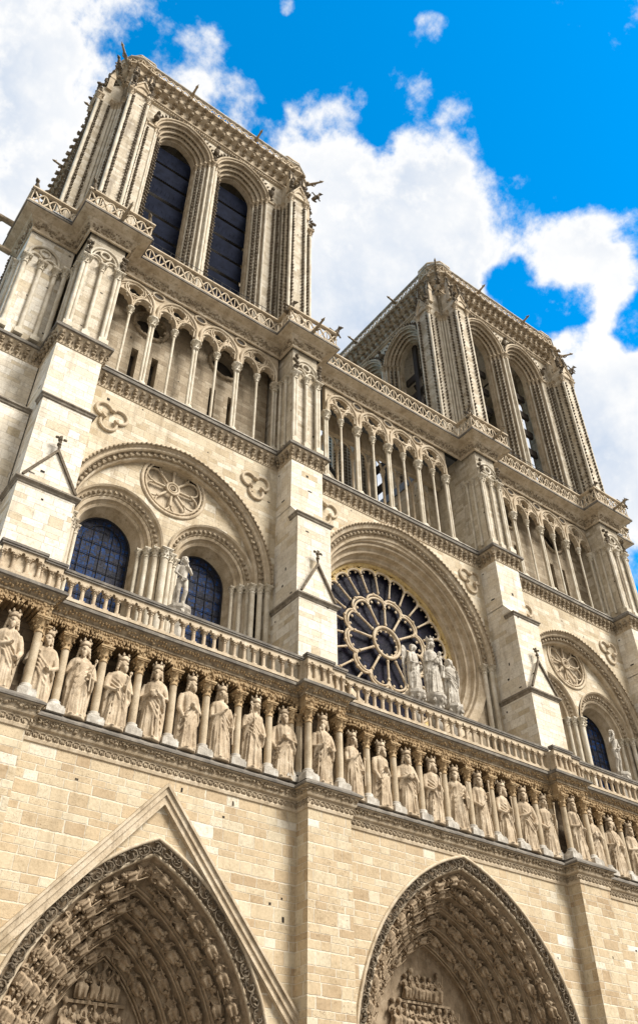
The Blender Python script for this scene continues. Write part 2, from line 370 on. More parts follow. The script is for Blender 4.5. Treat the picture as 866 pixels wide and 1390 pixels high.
def crocket(mb, x, y, z, dx, dy, s=.09, dz=0.):
    """little hooked leaf standing out along dx,dy"""
    mb.add([(x-dy*s*.5, y+dx*s*.5, z-s*.3), (x+dy*s*.5, y-dx*s*.5, z-s*.3), (x+dx*s*1.3, y+dy*s*1.3, z-s*.55), (x+dx*s*1.2-dy*s*.6, y+dy*s*1.2+dx*s*.6, z+s*.35),
            (x+dx*s*1.2+dy*s*.6, y+dy*s*1.2-dx*s*.6, z+s*.35), (x, y, z+s*.75), (x+dx*s*.6, y+dy*s*.6, z-s*.9)],
           [(0, 3, 5), (1, 5, 4), (3, 4, 5), (3, 2, 4), (0, 6, 2), (0, 2, 3), (1, 2, 6), (1, 4, 2)], False)
def crocket_line(mb, x, y, z0, z1, dx, dy, s=.09, step=.3):
    z = z0+step/2
    while z < z1: crocket(mb, x, y, z, dx, dy, s*rnd.uniform(.85, 1.15)); z += step
def capital(mb, x, y, z0, h, r, sq=True, R_=None, n=10):
    R_ = R_ or r*1.75
    mb.lathe([(r, z0), (r*1.22, z0+h*.03), (r*1.22, z0+h*.09), (r*1.02, z0+h*.12), (r*1.08, z0+h*.4), (r*1.3, z0+h*.65), (R_*.95, z0+h*.82)], x, y, n)
    for t in range(2):
        for i in range(8 if r > .09 else 5):
            a = 2*pi*(i+t*.5)/(8 if r > .09 else 5)+.3; rr = (r*1.25, R_*.98)[t]
            mb.blob((x+rr*cos(a), y+rr*sin(a), z0+h*(.36, .70)[t]), (r*.38, r*.38, h*.11), 0, None, .15)
    if sq:
        for a, b, g in ((.82, .9, 1.0), (.9, 1., 1.1)): mb.box(x-R_*g, x+R_*g, y-R_*g, y+R_*g, z0+h*a, z0+h*b)
    else: mb.lathe([(R_*.95, z0+h*.82), (R_*1.12, z0+h*.86), (R_*1.12, z0+h)], x, y, 8, False, True, pi/8)
def base(mb, x, y, z0, h, r, sq=True):
    if sq: mb.box(x-r*1.7, x+r*1.7, y-r*1.7, y+r*1.7, z0, z0+h*.55)
    else: mb.lathe([(r*1.65, z0), (r*1.6, z0+h*.5), (r*1.5, z0+h*.55)], x, y, 8, False, True, pi/8)
    mb.lathe([(r*1.6, z0+h*.55), (r*1.65, z0+h*.65), (r*1.4, z0+h*.74), (r*1.2, z0+h*.82), (r*1.28, z0+h*.92), (r, z0+h)], x, y, 10)
def leafband(mb, path, step, size, jitter=.25, kind=1, out=(0, 0)):
    for p, t in along(path, step):
        for q in range(1):
            mb.blob((p.x, p.y, p.z+rnd.uniform(-jitter, jitter)*size), (size*rnd.uniform(.6, 1.1), size*rnd.uniform(.5, .8), size*rnd.uniform(.6, 1.1)), kind, Matrix.Rotation(rnd.uniform(0, 3), 3, 'Y'), .25)

# ---------------------------------------------------------------- dimensions
XN = 24.8                                   # outer face of the side-facing corner buttresses
B1L, B1R, B2L, B2R = -22.25, -19.95, -8.77, -6.71
ZW, ZK, ZG = 13.95, 15.1, 19.3
ZC, ZE, ZF = 33.23, 34.25, 43.85
def plan(yb, yf, yn, nb=4, xo=XN, back=17.8):
    L = [(-22.9, back), (-22.9, yn+2.1), (-xo, yn+2.1), (-xo, yn), (B1L, yn), (B1L, yf), (B1R, yf), (B1R, yb), (B2L, yb), (B2L, yf), (B2R, yf), (B2R, yb)]
    return L + [(-x, y) for x, y in L[::-1]]
def clip_plan(P): return P

cath = thing('cathedral', 'pale gothic stone cathedral front with twin square bell towers, rose window and row of kings', 'cathedral')

# ---------------------------------------------------------------- ground
g = MB(); g.add([(-900, -900, 0), (900, -900, 0), (900, 900, 0), (-900, 900, 0)], [(0, 1, 2, 3)])
o = build('plaza', g, M['pave']); o['kind'] = 'structure'

# ================================================================ LEVEL 0: portals zone
PORT = [(-14.45, 4.5, 4.94, 3.0), (0., 6.0, 6.19, 2.1), (14.45, 4.5, 4.94, 3.0)]
for i, (x0, x1) in enumerate(((B1R, B2L), (B2R, -B2R), (-B2L, -B1R))):
    cx, zs, w, e = PORT[i]
    mb = MB()
    a = arch(cx, zs, w, e, 20, 0)
    outer = [(x0, 0)]+a+[(x1, 0), (x1, ZK-.06), (x0, ZK-.06)]
    mb.plate(outer, [], 0, .4)
    build('lower_wall', mb, M['wall_low'], cath)
# buttress bases
for x0, x1 in ((B1L, B1R), (B2L, B2R), (-B2R, -B2L), (-B1R, -B1L)):
    mb = MB(); mb.box(x0, x1, -.753, 3, 0, ZK-.05)
    build('buttress_foot', mb, M['wall_low'], cath)
mb = MB()
for s in (-1, 1):
    xa, xb = sorted((s*22.2, s*XN)); mb.box(xa, xb, 1.0, 5, 0, 18.9)
    xa, xb = sorted((s*22.9, s*6.)); mb.box(xa, xb, 5.2, 17.8, 0, 43.4)
build_split('side_wall', mb, M['wall_mid'], cath, lambda x, y, z: (x > 0, y > 5.1 and z < 50 and abs(x) < 22.91 and not (22.19 < abs(x) and y < 5.1)))

# small figure used in the portal arches
def remesh(mb, voxel, name):
    me = mb.mesh('tmp'); ob = bpy.data.objects.new('tmp', me); COL.objects.link(ob)
    md = ob.modifiers.new('r', 'REMESH'); md.mode = 'VOXEL'; md.voxel_size = voxel; md.use_smooth_shade = True
    sm_ = ob.modifiers.new('s', 'SMOOTH'); sm_.factor = .5; sm_.iterations = 1
    dg = bpy.context.evaluated_depsgraph_get(); dg.update()
    out = bpy.data.meshes.new_from_object(ob.evaluated_get(dg)); out.name = name
    bpy.data.objects.remove(ob); out.polygons.foreach_set('use_smooth', [True]*len(out.polygons)); return out
def ring_body(mb, rings, nf=11, n=44, amp=1., ph0=0., twist=.0):
    """closed draped body: rings of (z, cx, cy, rx, ry, foldamp)"""
    vs = []; fs = []; m = len(rings)
    for z, cx, cy, rx, ry, fa in rings:
        for i in range(n):
            a = 2*pi*i/n
            f = 1+fa*amp*(.65*sin(nf*a+ph0+twist*z)+.35*sin((nf*1.7//1)*a+1.3+z*1.1))
            vs.append((cx+rx*cos(a)*f, cy+ry*sin(a)*f, z))
    for j in range(m-1):
        for i in range(n): i2 = (i+1) % n; fs.append((j*n+i, j*n+i2, (j+1)*n+i2, (j+1)*n+i))
    fs.append(tuple(range(n-1, -1, -1))); fs.append(tuple((m-1)*n+i for i in range(n)))
    mb.add(vs, fs, True)
def small_figure(v):
    r = random.Random(v); b = MB(); ln = r.uniform(-.08, .08)
    ring_body(b, [(0, 0, 0, .17, .10, .22), (.16, ln*.5, -.06, .18, .14, .22), (.32, ln, -.10, .17, .15, .15), (.44, ln*.7, -.02, .12, .10, .08), (.62, 0, .0, .15, .10, .04), (.70, 0, 0, .07, .06, 0)], 7, 36, 1, v)
    b.blob((ln*.5, -.05, .84), (.072, .085, .10), 2); b.blob((ln*.5, .0, .87), (.10, .09, .085), 1); b.tube([(0, 0, .68), (ln*.5, -.03, .80)], .045, 6)
    for s in (-1, 1):
        h = (s*r.uniform(.02, .2), -.22, r.uniform(.42, .72)); b.tube([(s*.13, 0, .64), (s*.23, -.04, .48), h], [.05, .05, .035], 6); b.blob(h, .042, 1)
        b.tube([(s*.07, -.12, .36), (s*.10, -.22, .30), (s*.09, -.18, .02)], [.08, .07, .05], 6)
    for q in range(3): b.tube([(-.14+.05*q, -.10, .62-.1*q), (.0, -.17, .42-.12*q), (.18, -.12, .30-.12*q)], .024, 5)
    if v % 2: b.blob((.0, -.24, .58), (.08, .03, .11), 1)
    else: b.tube([(.17, -.2, .2), (.2, -.22, .8)], .025, 5)
    return remesh(b, .022, 'archivolt_figure')
FIG = [small_figure(i) for i in range(4)]
for f_ in FIG: f_.materials.append(M['portal'])

CAN = MB()
for q in range(8): CAN.blob((rnd.uniform(-.13, .13), rnd.uniform(-.12, .12), rnd.uniform(-.08, .08)), (rnd.uniform(.05, .09),)*3, 1, None, .35)
CAN = CAN.mesh('figure_canopy'); CAN.materials.append(M['portal'])
def portal(i):
    cx, zs, w, e = PORT[i]; big = (i == 1)
    steps = [(0, 0), (.42, .25), (.72, .6), (1.15, 1.15), (1.6, 1.75), (2.1, 2.35), (2.6, 2.95)] if not big else [(0, 0), (.45, .25), (.75, .55), (1.15, 1.05), (1.6, 1.6), (2.15, 2.2), (2.65, 2.8)]
    prof = []
    for (d0, y0), (d1, y1) in zip(steps, steps[1:]):
        prof += [(-d0, y0), (-d0-.05, y0+.02), (-d0-.10, y1-.12), (-d1+.08, y1-.03)]
    prof += [(-steps[-1][0], steps[-1][1]), (-steps[-1][0], 3.3)]
    root = MB(); arch_sweep(root, cx, zs, w, e, prof, 0, 18)
    for d0, y0 in steps[1:]:
        arch_tube(root, cx, zs, w-d0, e, y0, .05, 0, 18, 6)
        if y0 > .3: arch_tube(root, cx, zs, w-d0-.09, e, y0+.06, .035, 0, 18, 5)
    rt = build('portal', root, M['portal'], cath)
    rt['label'] = ['pointed left portal under a stone gable', 'large pointed central portal', 'pointed right portal'][i]
    # leaf band on the outermost face
    lb = MB()
    for q, (x, z) in enumerate([]): pass
    pth = [(x, -.02, z) for x, z in arch(cx, zs, w-.22, e, 40)]
    for (p, t) in along(pth, .17):
        if p.z < zs: continue
        nx, nz = -t.z, t.x
        for q in range(4):
            o_ = rnd.uniform(-.17, .17); r_ = rnd.uniform(.035, .075)
            lb.blob((p.x+nx*o_+t.x*rnd.uniform(-.08, .08), p.y+.06+rnd.uniform(-.05, .03), p.z+nz*o_+t.z*rnd.uniform(-.08, .08)), (r_*1.5, r_*.8, r_*.7), 1, Matrix.Rotation(rnd.uniform(0, 3), 3, 'Y'), .3)
    for (p, t) in along(pth, .46):
        if p.z < zs: continue
        nx, nz = -t.z, t.x; lb.tube([(p.x+nx*.16*cos(a_)+t.x*.2*sin(a_), p.y+.01, p.z+nz*.16*cos(a_)+t.z*.2*sin(a_)) for a_ in [i_*.62 for i_ in range(9)]], .028, 5)
    build('leaf_band', lb, M['crock'], rt)
    hm = MB(); arch_tube(hm, cx, zs, w+.02, e, -.03, .07, 0, 22, 6); arch_tube(hm, cx, zs, w-.42, e, .15, .06, 0, 22, 6)
    build('arch_moulding', hm, M['mould'], rt)
    # tympanum
    tm = MB(); tm.plate(arch(cx, zs, w-2.6, e, 16, zs-.5), [], 3.2, 3.4, False)
    for rw in range(4):
        zz = zs-.3+rw*1.12; hw_ = (w-2.95)*(1-rw*.23)
        for q in range(int(hw_*2/.36)+1):
            o = link('tympanum_figure', FIG[rnd.randrange(4)], None, rt, (cx-hw_+q*.36, 3.10, zz)); o.scale = (rnd.uniform(1.0, 1.25), 1.1, rnd.uniform(1.0, 1.3)); o.rotation_euler = (0, 0, rnd.uniform(-.6, .6))
        if rw: tm.box(cx-hw_-.4, cx+hw_+.4, 3.02, 3.2, zz-.12, zz-.03)
    tm.box(cx-w+2.6, cx+w-2.6, 3.1, 3.4, zs-1.0, zs-.4)
    build('tympanum', tm, M['portal'], rt)
    dr = MB(); dr.box(cx-w+2.65, cx-.28, 3.5, 3.6, 0, zs-.9); dr.box(cx+.28, cx+w-2.65, 3.5, 3.6, 0, zs-.9)
    for q in range(6):
        for s in (-1, 1): dr.box(cx+s*1.3-.9, cx+s*1.3+.9, 3.46, 3.5, .4+q*.65, .46+q*.65)
    build_split('door', dr, M['door'], rt, lambda x, y, z: x > cx)
    tr = MB(); tr.box(cx-.28, cx+.28, 3.2, 3.6, 0, zs-.95); build('central_pier', tr, M['portal'], rt)
    if i == 2: return rt
    # figures seated round each order
    for oi in range(2, len(steps)):
        d0, y0 = steps[oi-1]; d1, y1 = steps[oi]
        ww = w-(d0+.30); pl = arch(cx, zs, ww, e, 40)
        half = len(pl)//2
        for sd_ in (0, 1):
            seq = pl[:half+1] if sd_ == 0 else pl[half:][::-1]
            for p, t in along([(x, 0, z) for x, z in seq], .93, .35):
                if p.z < zs+.6: continue
                T = Vector((t.x, 0, t.z)); nin = Vector((cx-p.x, 0, zs-1-p.z)).normalized()
                F = (Vector((0, -1, 0))*.8+nin*.6); F = (F-T*F.dot(T)).normalized()      # facing
                X = (-F).cross(T).normalized(); sc = .95+rnd.uniform(-.05, .05)
                mt = Matrix(((X.x, -F.x, T.x, p.x), (X.y, -F.y, T.y, (y0+y1)/2+.12), (X.z, -F.z, T.z, p.z), (0, 0, 0, 1)))
                o = link('archivolt_figure', FIG[rnd.randrange(4)], None, rt); o.matrix_local = mt @ Matrix.Diagonal((sc, sc, sc, 1)) @ Matrix.Translation((0, 0, -.45))
    cn = MB()    # little canopies above each figure
    for oi in range(2, len(steps)):
        d0, y0 = steps[oi-1]; d1, y1 = steps[oi]; pl = arch(cx, zs, w-(d0+.30), e, 40); half = len(pl)//2
        for sd_ in (0, 1):
            seq = pl[:half+1] if sd_ == 0 else pl[half:][::-1]
            for p, t in along([(x, 0, z) for x, z in seq], .93, .35+.48):
                if p.z < zs+.6: continue
                o = link('figure_canopy', CAN, None, rt, (p.x, (y0+y1)/2+.05, p.z)); o.rotation_euler = (0, rnd.uniform(0, 6), 0)
    return rt
portals = [portal(i) for i in range(3)]
# gable over the left portal
mb = MB(); cx = -14.45; ap = 13.7; sl = 1.125
def chev(mb, off0, off1, y0, y1, zb=2.5):
    a0 = ap-off0; a1 = ap-off1
    pts = [(cx-(a0-zb)/sl, zb), (cx, a0), (cx+(a0-zb)/sl, zb), (cx+(a1-zb)/sl, zb), (cx, a1), (cx-(a1-zb)/sl, zb)]
    mb.plate(pts, [], y0, y1)
chev(mb, 0, .13, -.30, 0, 5.); chev(mb, .13, .40, -.22, 0, 5.); chev(mb, .40, .62, -.15, 0, 5.)
chev(mb, .62, .72, -.19, 0, 5.)
o = build('portal_gable', mb, M['mould'], cath)

# ================================================================ cornice under the kings
def ornate_cornice(name, P, prof, rows, mat, cmat, edgeprof=None, emat=None):
    mb = MB(); mb.sweep(P, prof); o = build(name, mb, mat, cath)
    if edgeprof:
        e_ = MB(); e_.sweep(P, edgeprof); build('cornice_ledge', e_, emat, o)
    return o
P0 = plan(0, -.753, 1.0)
co = ornate_cornice('lower_cornice', P0, [(0, ZW), (.05, ZW+.02), (.07, ZW+.12), (.05, ZW+.15), (.06, ZW+.42), (.16, ZW+.46), (.19, ZW+.52), (.15, ZW+.55), (.2, ZW+.76), (.32, ZW+.80)], 0, M['mould'], None,
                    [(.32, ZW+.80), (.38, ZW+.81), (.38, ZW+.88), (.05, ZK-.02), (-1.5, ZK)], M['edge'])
def off_path(P, o):
    m = MB(); m.sweep(P, [(o, 0)]); return [(v[0], v[1]) for v in m.v]
lf = MB()
for (zz, oo, st, sz) in ((ZW+.28, .07, .24, .10), (ZW+.66, .21, .16, .085)):
    for p, t in along([(x, y, zz) for x, y in off_path(P0, oo)], st):
        if abs(t.y) > .5 and p.x < -22.3: continue
        if zz < ZW+.5:
            pts = [(p.x+t.x*st*.75*cos(pi*j/6), p.y+t.y*st*.75*cos(pi*j/6)-.0, p.z-.09+.17*sin(pi*j/6)) for j in range(7)]; lf.tube(pts, .028, 5)
            lf.blob((p.x, p.y, p.z-.06), (.045, .05, .075), 1, None, .3)
        else:
            for q in range(4): lf.blob((p.x+t.x*rnd.uniform(-.09, .09), p.y+t.y*rnd.uniform(-.09, .09)-rnd.uniform(0, .04), p.z+rnd.uniform(-.07, .08)), (rnd.uniform(.03, .075), .06, rnd.uniform(.03, .06)), 1, Matrix.Rotation(rnd.uniform(-1, 1), 3, 'Y'), .3)
build('cornice_carving', lf, M['carve'], co)

# ================================================================ LEVEL 1: gallery of kings
bayA = [-18.95+1.47*i for i in range(8)]; kA = [-19.68+1.47*i for i in range(8)]
bayC = [-5.06+1.51*i for i in range(8)]; kC = [-5.80+1.5*i for i in range(9)]
bayB = [10.35+1.6*i for i in range(6)]; kB = [9.6+1.6*i for i in range(7)]
cm = MB()
base(cm, 0, 0, 0, .48, .15); cm.lathe([(.15, .48), (.155, 1.2), (.14, 2.5)], 0, 0, 12); 
col_me = cm.mesh('gallery_column'); col_me.materials.append(M['gshaft'])
cm = MB(); capital(cm, 0, 0, 2.45, .62, .14, True, .25); cap_me = cm.mesh('capital'); cap_me.materials.append(M['ochre'])
cm = MB(); base(cm, 0, 0, 0, .5, .17); cm.box(-.33, .33, -.32, .32, -.02, .2); bas_me = cm.mesh('column_base'); bas_me.materials.append(M['grey'])
gpos = [(x, .1) for x in bayA+bayC+bayB]
for x0, x1 in ((B1L, B1R), (B2L, B2R), (-B2R, -B2L), (-B1R, -B1L)):
    gpos += [(x0+.22, -.44), (x1-.25, -.44)]
gpos += [(B2L-.28, .1), (B2R+.05, .1), (-B2R-.1, .1), (-B2L+.25, .1), (B1R+.0, .1), (-B1R, .1)]
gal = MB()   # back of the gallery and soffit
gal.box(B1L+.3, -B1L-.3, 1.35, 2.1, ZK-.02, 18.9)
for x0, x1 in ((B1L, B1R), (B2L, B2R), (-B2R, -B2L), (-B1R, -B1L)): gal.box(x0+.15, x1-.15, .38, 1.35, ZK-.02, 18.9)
gal = build('gallery_of_kings', gal, M['gallery_back'], cath); gal['label'] = 'shaded stone gallery behind the row of kings'
for x, y in gpos:
    link('gallery_column', col_me, None, gal, (x, y, ZK)); link('capital', cap_me, None, gal, (x, y, ZK)); link('column_base', bas_me, None, gal, (x, y, ZK))
# carved canopy: plate with cusped arches between the columns
def canopy(xs, x0, x1, y, depth=1.2):
    mb = MB(); bot = [(x0, 18.0)]
    ed = [x0]+list(xs)+[x1]
    for a, b in zip(ed, ed[1:]):
        if b-a < .4: continue
        m = (a+b)/2; hw = (b-a)/2-.10
        bot += [(a+.13, 18.12)]
        N = 22
        for i in range(1, N):
            t = i/N; ang = pi*t; ex = .0 if i % 2 else .10
            bot.append((m-hw*cos(ang)*(1-ex), 18.12+(.56-ex*2.2)*sin(ang)**.75))
        bot += [(b-.13, 18.12)]
    bot += [(x1, 18.0)]
    mb.plate([(x0, 18.95)]+bot+[(x1, 18.95)], [], y, y+depth)
    return mb
def canopy_carve(mb, x0, x1, y):
    n = int((x1-x0)/.095)
    for i in range(n):
        x = x0+(i+.5)*(x1-x0)/n
        for zc, s in ((18.80, .05), (18.68, .055), (18.5, .05), (18.38, .05)):
            if zc < 18.6 and rnd.random() < .25: continue
            mb.blob((x+rnd.uniform(-.02, .02), y-.01, zc+rnd.uniform(-.03, .03)), (s*rnd.uniform(.7, 1.1), s*.9, s*rnd.uniform(.8, 1.3)), 1, None, .25)
cc = MB(); cv = MB()
def side_strip(mb, x, ya, yb_, sgn): mb.box(min(x, x+.1*sgn), max(x, x+.1*sgn), ya, yb_, 18.15, 18.95)
for xs, x0, x1, y in ((bayA, B1R, B2L, -.03), (bayC, B2R, -B2R, -.03), (bayB, -B2L, -B1R, -.03), ([], B1L, B1R, -.53), ([], B2L, B2R, -.53), ([], -B2R, -B2L, -.53), ([], -B1R, -B1L, -.53)):
    xx = list(xs)
    if not xx: m_ = canopy([x0+.25, x1-.25], x0+.0, x1-.0, y, 1.2)
    else: m_ = canopy(xx, x0, x1, y)
    cc.add(m_.v, m_.f); canopy_carve(cv, x0, x1, y)
# turrets over each capital
for x, y in gpos:
    for q in range(10): cv.blob((x+rnd.uniform(-.2, .2), y-.2+rnd.uniform(-.06, .04), 18.12+rnd.uniform(0, .45)), (.05, .05, .08), 1, None, .3)
o = build('carved_canopy', cc, M['ochre'], gal); build('canopy_carving', cv, M['ochre'], gal)
mb = MB(); mb.box(-22.2, 22.2, -.03, 2.2, 18.951, 18.99); build('gallery_ceiling', mb, M['mould'], gal)
P1 = plan(-.03, -.55, .9)
co = ornate_cornice('kings_cornice', P1, [(0, 18.74), (.05, 18.76), (.06, 18.82), (.03, 18.84), (.10, 18.92), (.22, 19.05), (.28, 19.1)], 0, M['carve'], None,
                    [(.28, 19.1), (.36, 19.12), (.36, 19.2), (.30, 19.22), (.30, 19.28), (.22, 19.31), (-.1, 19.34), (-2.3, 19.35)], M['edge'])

lf = MB()
for p, t in along([(x, y, 18.93) for x, y in off_path(P1, .10)], .12):
    n_ = Vector((t.y, -t.x, 0))
    for q in range(2):
        f = rnd.random(); c_ = p+n_*(.0+.13*f); lf.blob((c_.x, c_.y, 18.88+f*.16), (.05*rnd.uniform(.7, 1.3), .05, .05), 1, Matrix.Rotation(rnd.uniform(0, 3), 3, 'Y'), .3)
build('cornice_carving', lf, M['ochre'], co)
# ---- balustrade
BAL = plan(-.18, -.9, .8)
bme = MB(); base(bme, 0, 0, 0, .16, .062); bme.lathe([(.08, .14), (.07, .6)], 0, 0, 8); capital(bme, 0, 0, .5, .2, .07, True, .12, 8)
bal_me = bme.mesh('baluster'); bal_me.materials.append(M['king'])
segs = [(B1L-2.4, B1L, .8, 0)]
for q_, (x0, x1) in enumerate(((B1L, B1R), (B2L, B2R), (-B2R, -B2L), (-B1R, -B1L))):
    segs += [(x0, x1-.75, -.62, 1), (x1-.74, x1+.1, -.42, 1)]
    if q_ < 3: segs += [(x1+.12, (B2L, -B2R, -B1R)[q_], -.18, 0)]
cnt = 0
for si, (x0, x1, y, solid) in enumerate(segs):
    pl = MB(); L = x1-x0; n = max(2, round(L/.475)); st = L/n
    bot = []
    for i in range(n):
        a = x0+i*st; m = a+st/2; r_ = st/2-.055
        bot.append((a+.05, 20.03))
        for j in range(1, 24):
            t = pi*j/24; rd = r_*1.12*(.60+.46*abs(cos(3*(t-pi/2)))); bot.append((m-rd*cos(t), 20.06+rd*1.08*sin(t)))
        bot.append((a+st-.05, 20.03))
    pl.plate([(x0, 20.42)]+[(x0, 20.03)]+bot+[(x1, 20.03), (x1, 20.42)], [], y-.09, y+.09, True, True)
    pl.box(x0-.05, x1+.05, y-.12, y+.12, 19.35, 19.47)
    for i in range(n+1):
        for q in range(4): pl.blob((x0+i*st+rnd.uniform(-.07, .07), y-.10, 20.08+rnd.uniform(-.03, .08)), (.04, .03, .05), 0)
    if solid: pl.box(x0+.02, x1-.02, y+.06, y+.5, 19.36, 20.4)      # solid behind on the buttress fronts
    rt = build('balustrade', pl, M['mould'], cath)
    rl = MB(); rl.box(x0-.08, x1+.08, y-.15, y+.13, 20.421, 20.5); rl.box(x0-.12, x1+.12, y-.18, y+.16, 20.501, 20.6)
    build('handrail', rl, M['edge'], rt)
    for i in range(n+1):
        if i in (0, n) and not solid: continue
        link('baluster', bal_me, None, rt, (x0+i*st if 0 < i < n else x0+i*st+(.08 if i == 0 else -.08), y, 19.44))
for s in (-1, 1):      # short returns between bays and buttresses
    for x in (B1R, B2L, B2R, -B2R, -B2L, -B1R): pass
rm = MB()
for x in (B1R, B2L, B2R, -B2R, -B2L, -B1R):
    rm.box(x-.09, x+.09, -.30, -.06, 19.36, 20.42)
build_split('balustrade_return', rm, M['mould'], cath, lambda x, y, z: round(x/1.0))

# ================================================================ LEVEL 2 wall, buttresses
YW = 2.22
XAs = [-14.45, 14.45]
def upper_bay(x0, x1, cx, side):
    w_out = 5.25; zs = 25.5
    mb = MB()
    mb.plate([(x0, ZG)]+arch(cx, zs, w_out, .35, 22, ZG)+[(x1, ZG), (x1, ZC+.05), (x0, ZC+.05)], [], YW, YW+.5)
    rt = build('bay_wall', mb, M['wall_mid'], cath)
    # hood with dentils, leaf band, orders
    hb = MB(); arch_sweep(hb, cx, zs, w_out, .35, [(.34, YW), (.34, YW-.16), (.24, YW-.2), (.18, YW-.12), (.12, YW-.02), (.0, YW-.02), (-.05, YW+.04), (-.05, YW+.2), (-.36, YW+.3), (-.40, YW+.36), (-.40, YW+.7)], zs, 26)
    build('relieving_arch', hb, M['mould'], rt)
    dn = MB()
    for wv, y, st, s in ((w_out+.22, YW-.20, .27, .085), (w_out-.2, YW+.16, .34, .13)):
        for p, t in along([(x, y, z) for x, z in arch(cx, zs, wv, .35, 40)], st):
            dn.blob(tuple(p), (s*.9, s*.8, s), 1, Matrix.Rotation(math.atan2(t.z, t.x), 3, 'Y'), .2)
            if s > .1: dn.blob((p.x-t.z*.09, p.y-.05, p.z+t.x*.09), (.06, .07, .06), 0)
    for wv, y, r_ in ((w_out+.22, YW-.15, .05), (w_out-.2, YW+.24, .10)): arch_tube(dn, cx, zs, wv, .35, y, r_, zs, 26, 5)
    build('arch_carving', dn, M['carve'], rt)
    # tympanum with windows
    YT = 2.85; zsp = 25.65; off = 2.55; cxw = cx
    tb = MB(); ho = []
    outer = arch(cx, zs, w_out-.38, .35, 24, ZG)
    wr = 2.42
    for s in (-1, 1): ho.append(arch(cxw+s*off, zsp, wr, .1, 14, ZG+.05))
    rz_, rr_ = 29.55, 1.72
    ho.append(circ(cx, rz_, rr_, 36))
    tb.plate(outer, ho, YT, YT+.4)
    build('tympanum_wall', tb, M['wall_mid'], rt)
    # blind rose
    br = MB(); br.plate(circ(cx, rz_, rr_+.02, 30), [], YT+.3, YT+.35, False)
    for rad, rt_ in ((rr_+.02, .10), (rr_-.18, .06), (.33, .07), (.2, .05)): br.tube([(x, YT+.0 if rad > 1 else YT+.08, z) for x, z in circ(cx, rz_, rad, 36)], rt_, 6, True)
    for i in range(8):
        a = 2*pi*i/8+pi/8*0
        br.tube([(cx+.35*cos(a), YT+.15, rz_+.35*sin(a)), (cx+1.02*cos(a), YT+.15, rz_+1.02*sin(a))], .07, 6)
        br.blob((cx+1.05*cos(a), YT+.12, rz_+1.05*sin(a)), .11, 1)
        # lobes between the spokes
        a0, a1 = a, a+2*pi/8; pc = (cx+1.12*cos(a+pi/8), rz_+1.12*sin(a+pi/8)); pts = []
        for j in range(9):
            t = a+pi/8-pi*.62+j/8*pi*1.24; pts.append((pc[0]+.40*cos(t), YT+.12, pc[1]+.40*sin(t)))
        br.tube(pts, .055, 5)
        for j in range(2): br.blob((cx+(rr_-.1)*cos(a+j*pi/8), YT+.1, rz_+(rr_-.1)*sin(a+j*pi/8)), .1, 1, None, .3)
    for i in range(40):
        a = 2*pi*i/40; br.blob((cx+(rr_-.08)*cos(a), YT-.02, rz_+(rr_-.08)*sin(a)), .055, 0)
    build('blind_rose', br, M['mould'], rt)
    # windows
    jc = MB(); lv = MB(); shf = MB()
    for s in (-1, 1):
        wx = cxw+s*off
        prof = [(.03, YT-.10), (-.02, YT-.16), (-.10, YT-.10), (-.14, YT+.05), (-.42, YT+.20), (-.42, YT+.26), (-.50, YT+.20), (-.60, YT+.26), (-.62, YT+.42), (-.66, YT+.5), (-.74, YT+.48), (-.82, YT+.55), (-.85, YT+.75), (-1.02, YT+1.25), (-1.02, YT+1.4)]
        arch_sweep(jc, wx, zsp, wr, .1, [(a, b) for a, b in prof[:]], zsp, 18)
        arch_sweep(jc, wx, zsp, wr, .1, [(-.05, YT), (-.40, YT+.25), (-.62, YT+.45), (-.85, YT+.8), (-1.02, YT+1.25), (-1.02, YT+1.4)], ZG, 18)
        for p, t in along([(x, YT+.08, z) for x, z in arch(wx, zsp, wr-.30, .1, 30)], .27):
            lv.blob(tuple(p), (.10, .09, .12), 1, Matrix.Rotation(math.atan2(t.z, t.x), 3, 'Y'), .2)
        for t_ in (-1, 1):
            for dr, yy, r_ in ((-.26, YT+.08, .13), (-.58, YT+.32, .12), (-.88, YT+.62, .09)):
                X = wx+t_*(wr+dr); shf.cyl(X, yy, ZG+.3, zsp-.32, r_, 10); capital(shf, X, yy, zsp-.5, .5, r_, True, r_*1.55); base(shf, X, yy, ZG+.05, .35, r_)
    build('window_arches', jc, M['mould'], rt); build('arch_leaves', lv, M['carve'], rt)
    JX = [cxw]+[cxw+s_*off+t_*(wr+dr_) for s_ in (-1, 1) for t_ in (-1, 1) for dr_ in (-.26, -.58, -.88)]+[cx+s_*(w_out+.1-q_*.32) for s_ in (-1, 1) for q_ in range(3)]
    ct = MB(); ct.cyl(cxw, YT-.12, ZG+.3, zsp-.3, .17, 12); capital(ct, cxw, YT-.12, zsp-.55, .55, .17, True, .26)
    shf.add(ct.v, ct.f, True)
    for s in (-1, 1):     # shaft clusters carrying the big arch
        for q in range(3):
            X = cx+s*(w_out+.1-q*.32); yy = YW-.02+q*.18; shf.cyl(X, yy, ZG+.3, zs-.35, .13, 10); capital(shf, X, yy, zs-.5, .5, .13, True, .2)
    build_split('jamb_shaft', shf, M['shaft'], rt, lambda x, y, z: min(range(len(JX)), key=lambda i_: abs(JX[i_]-x)))
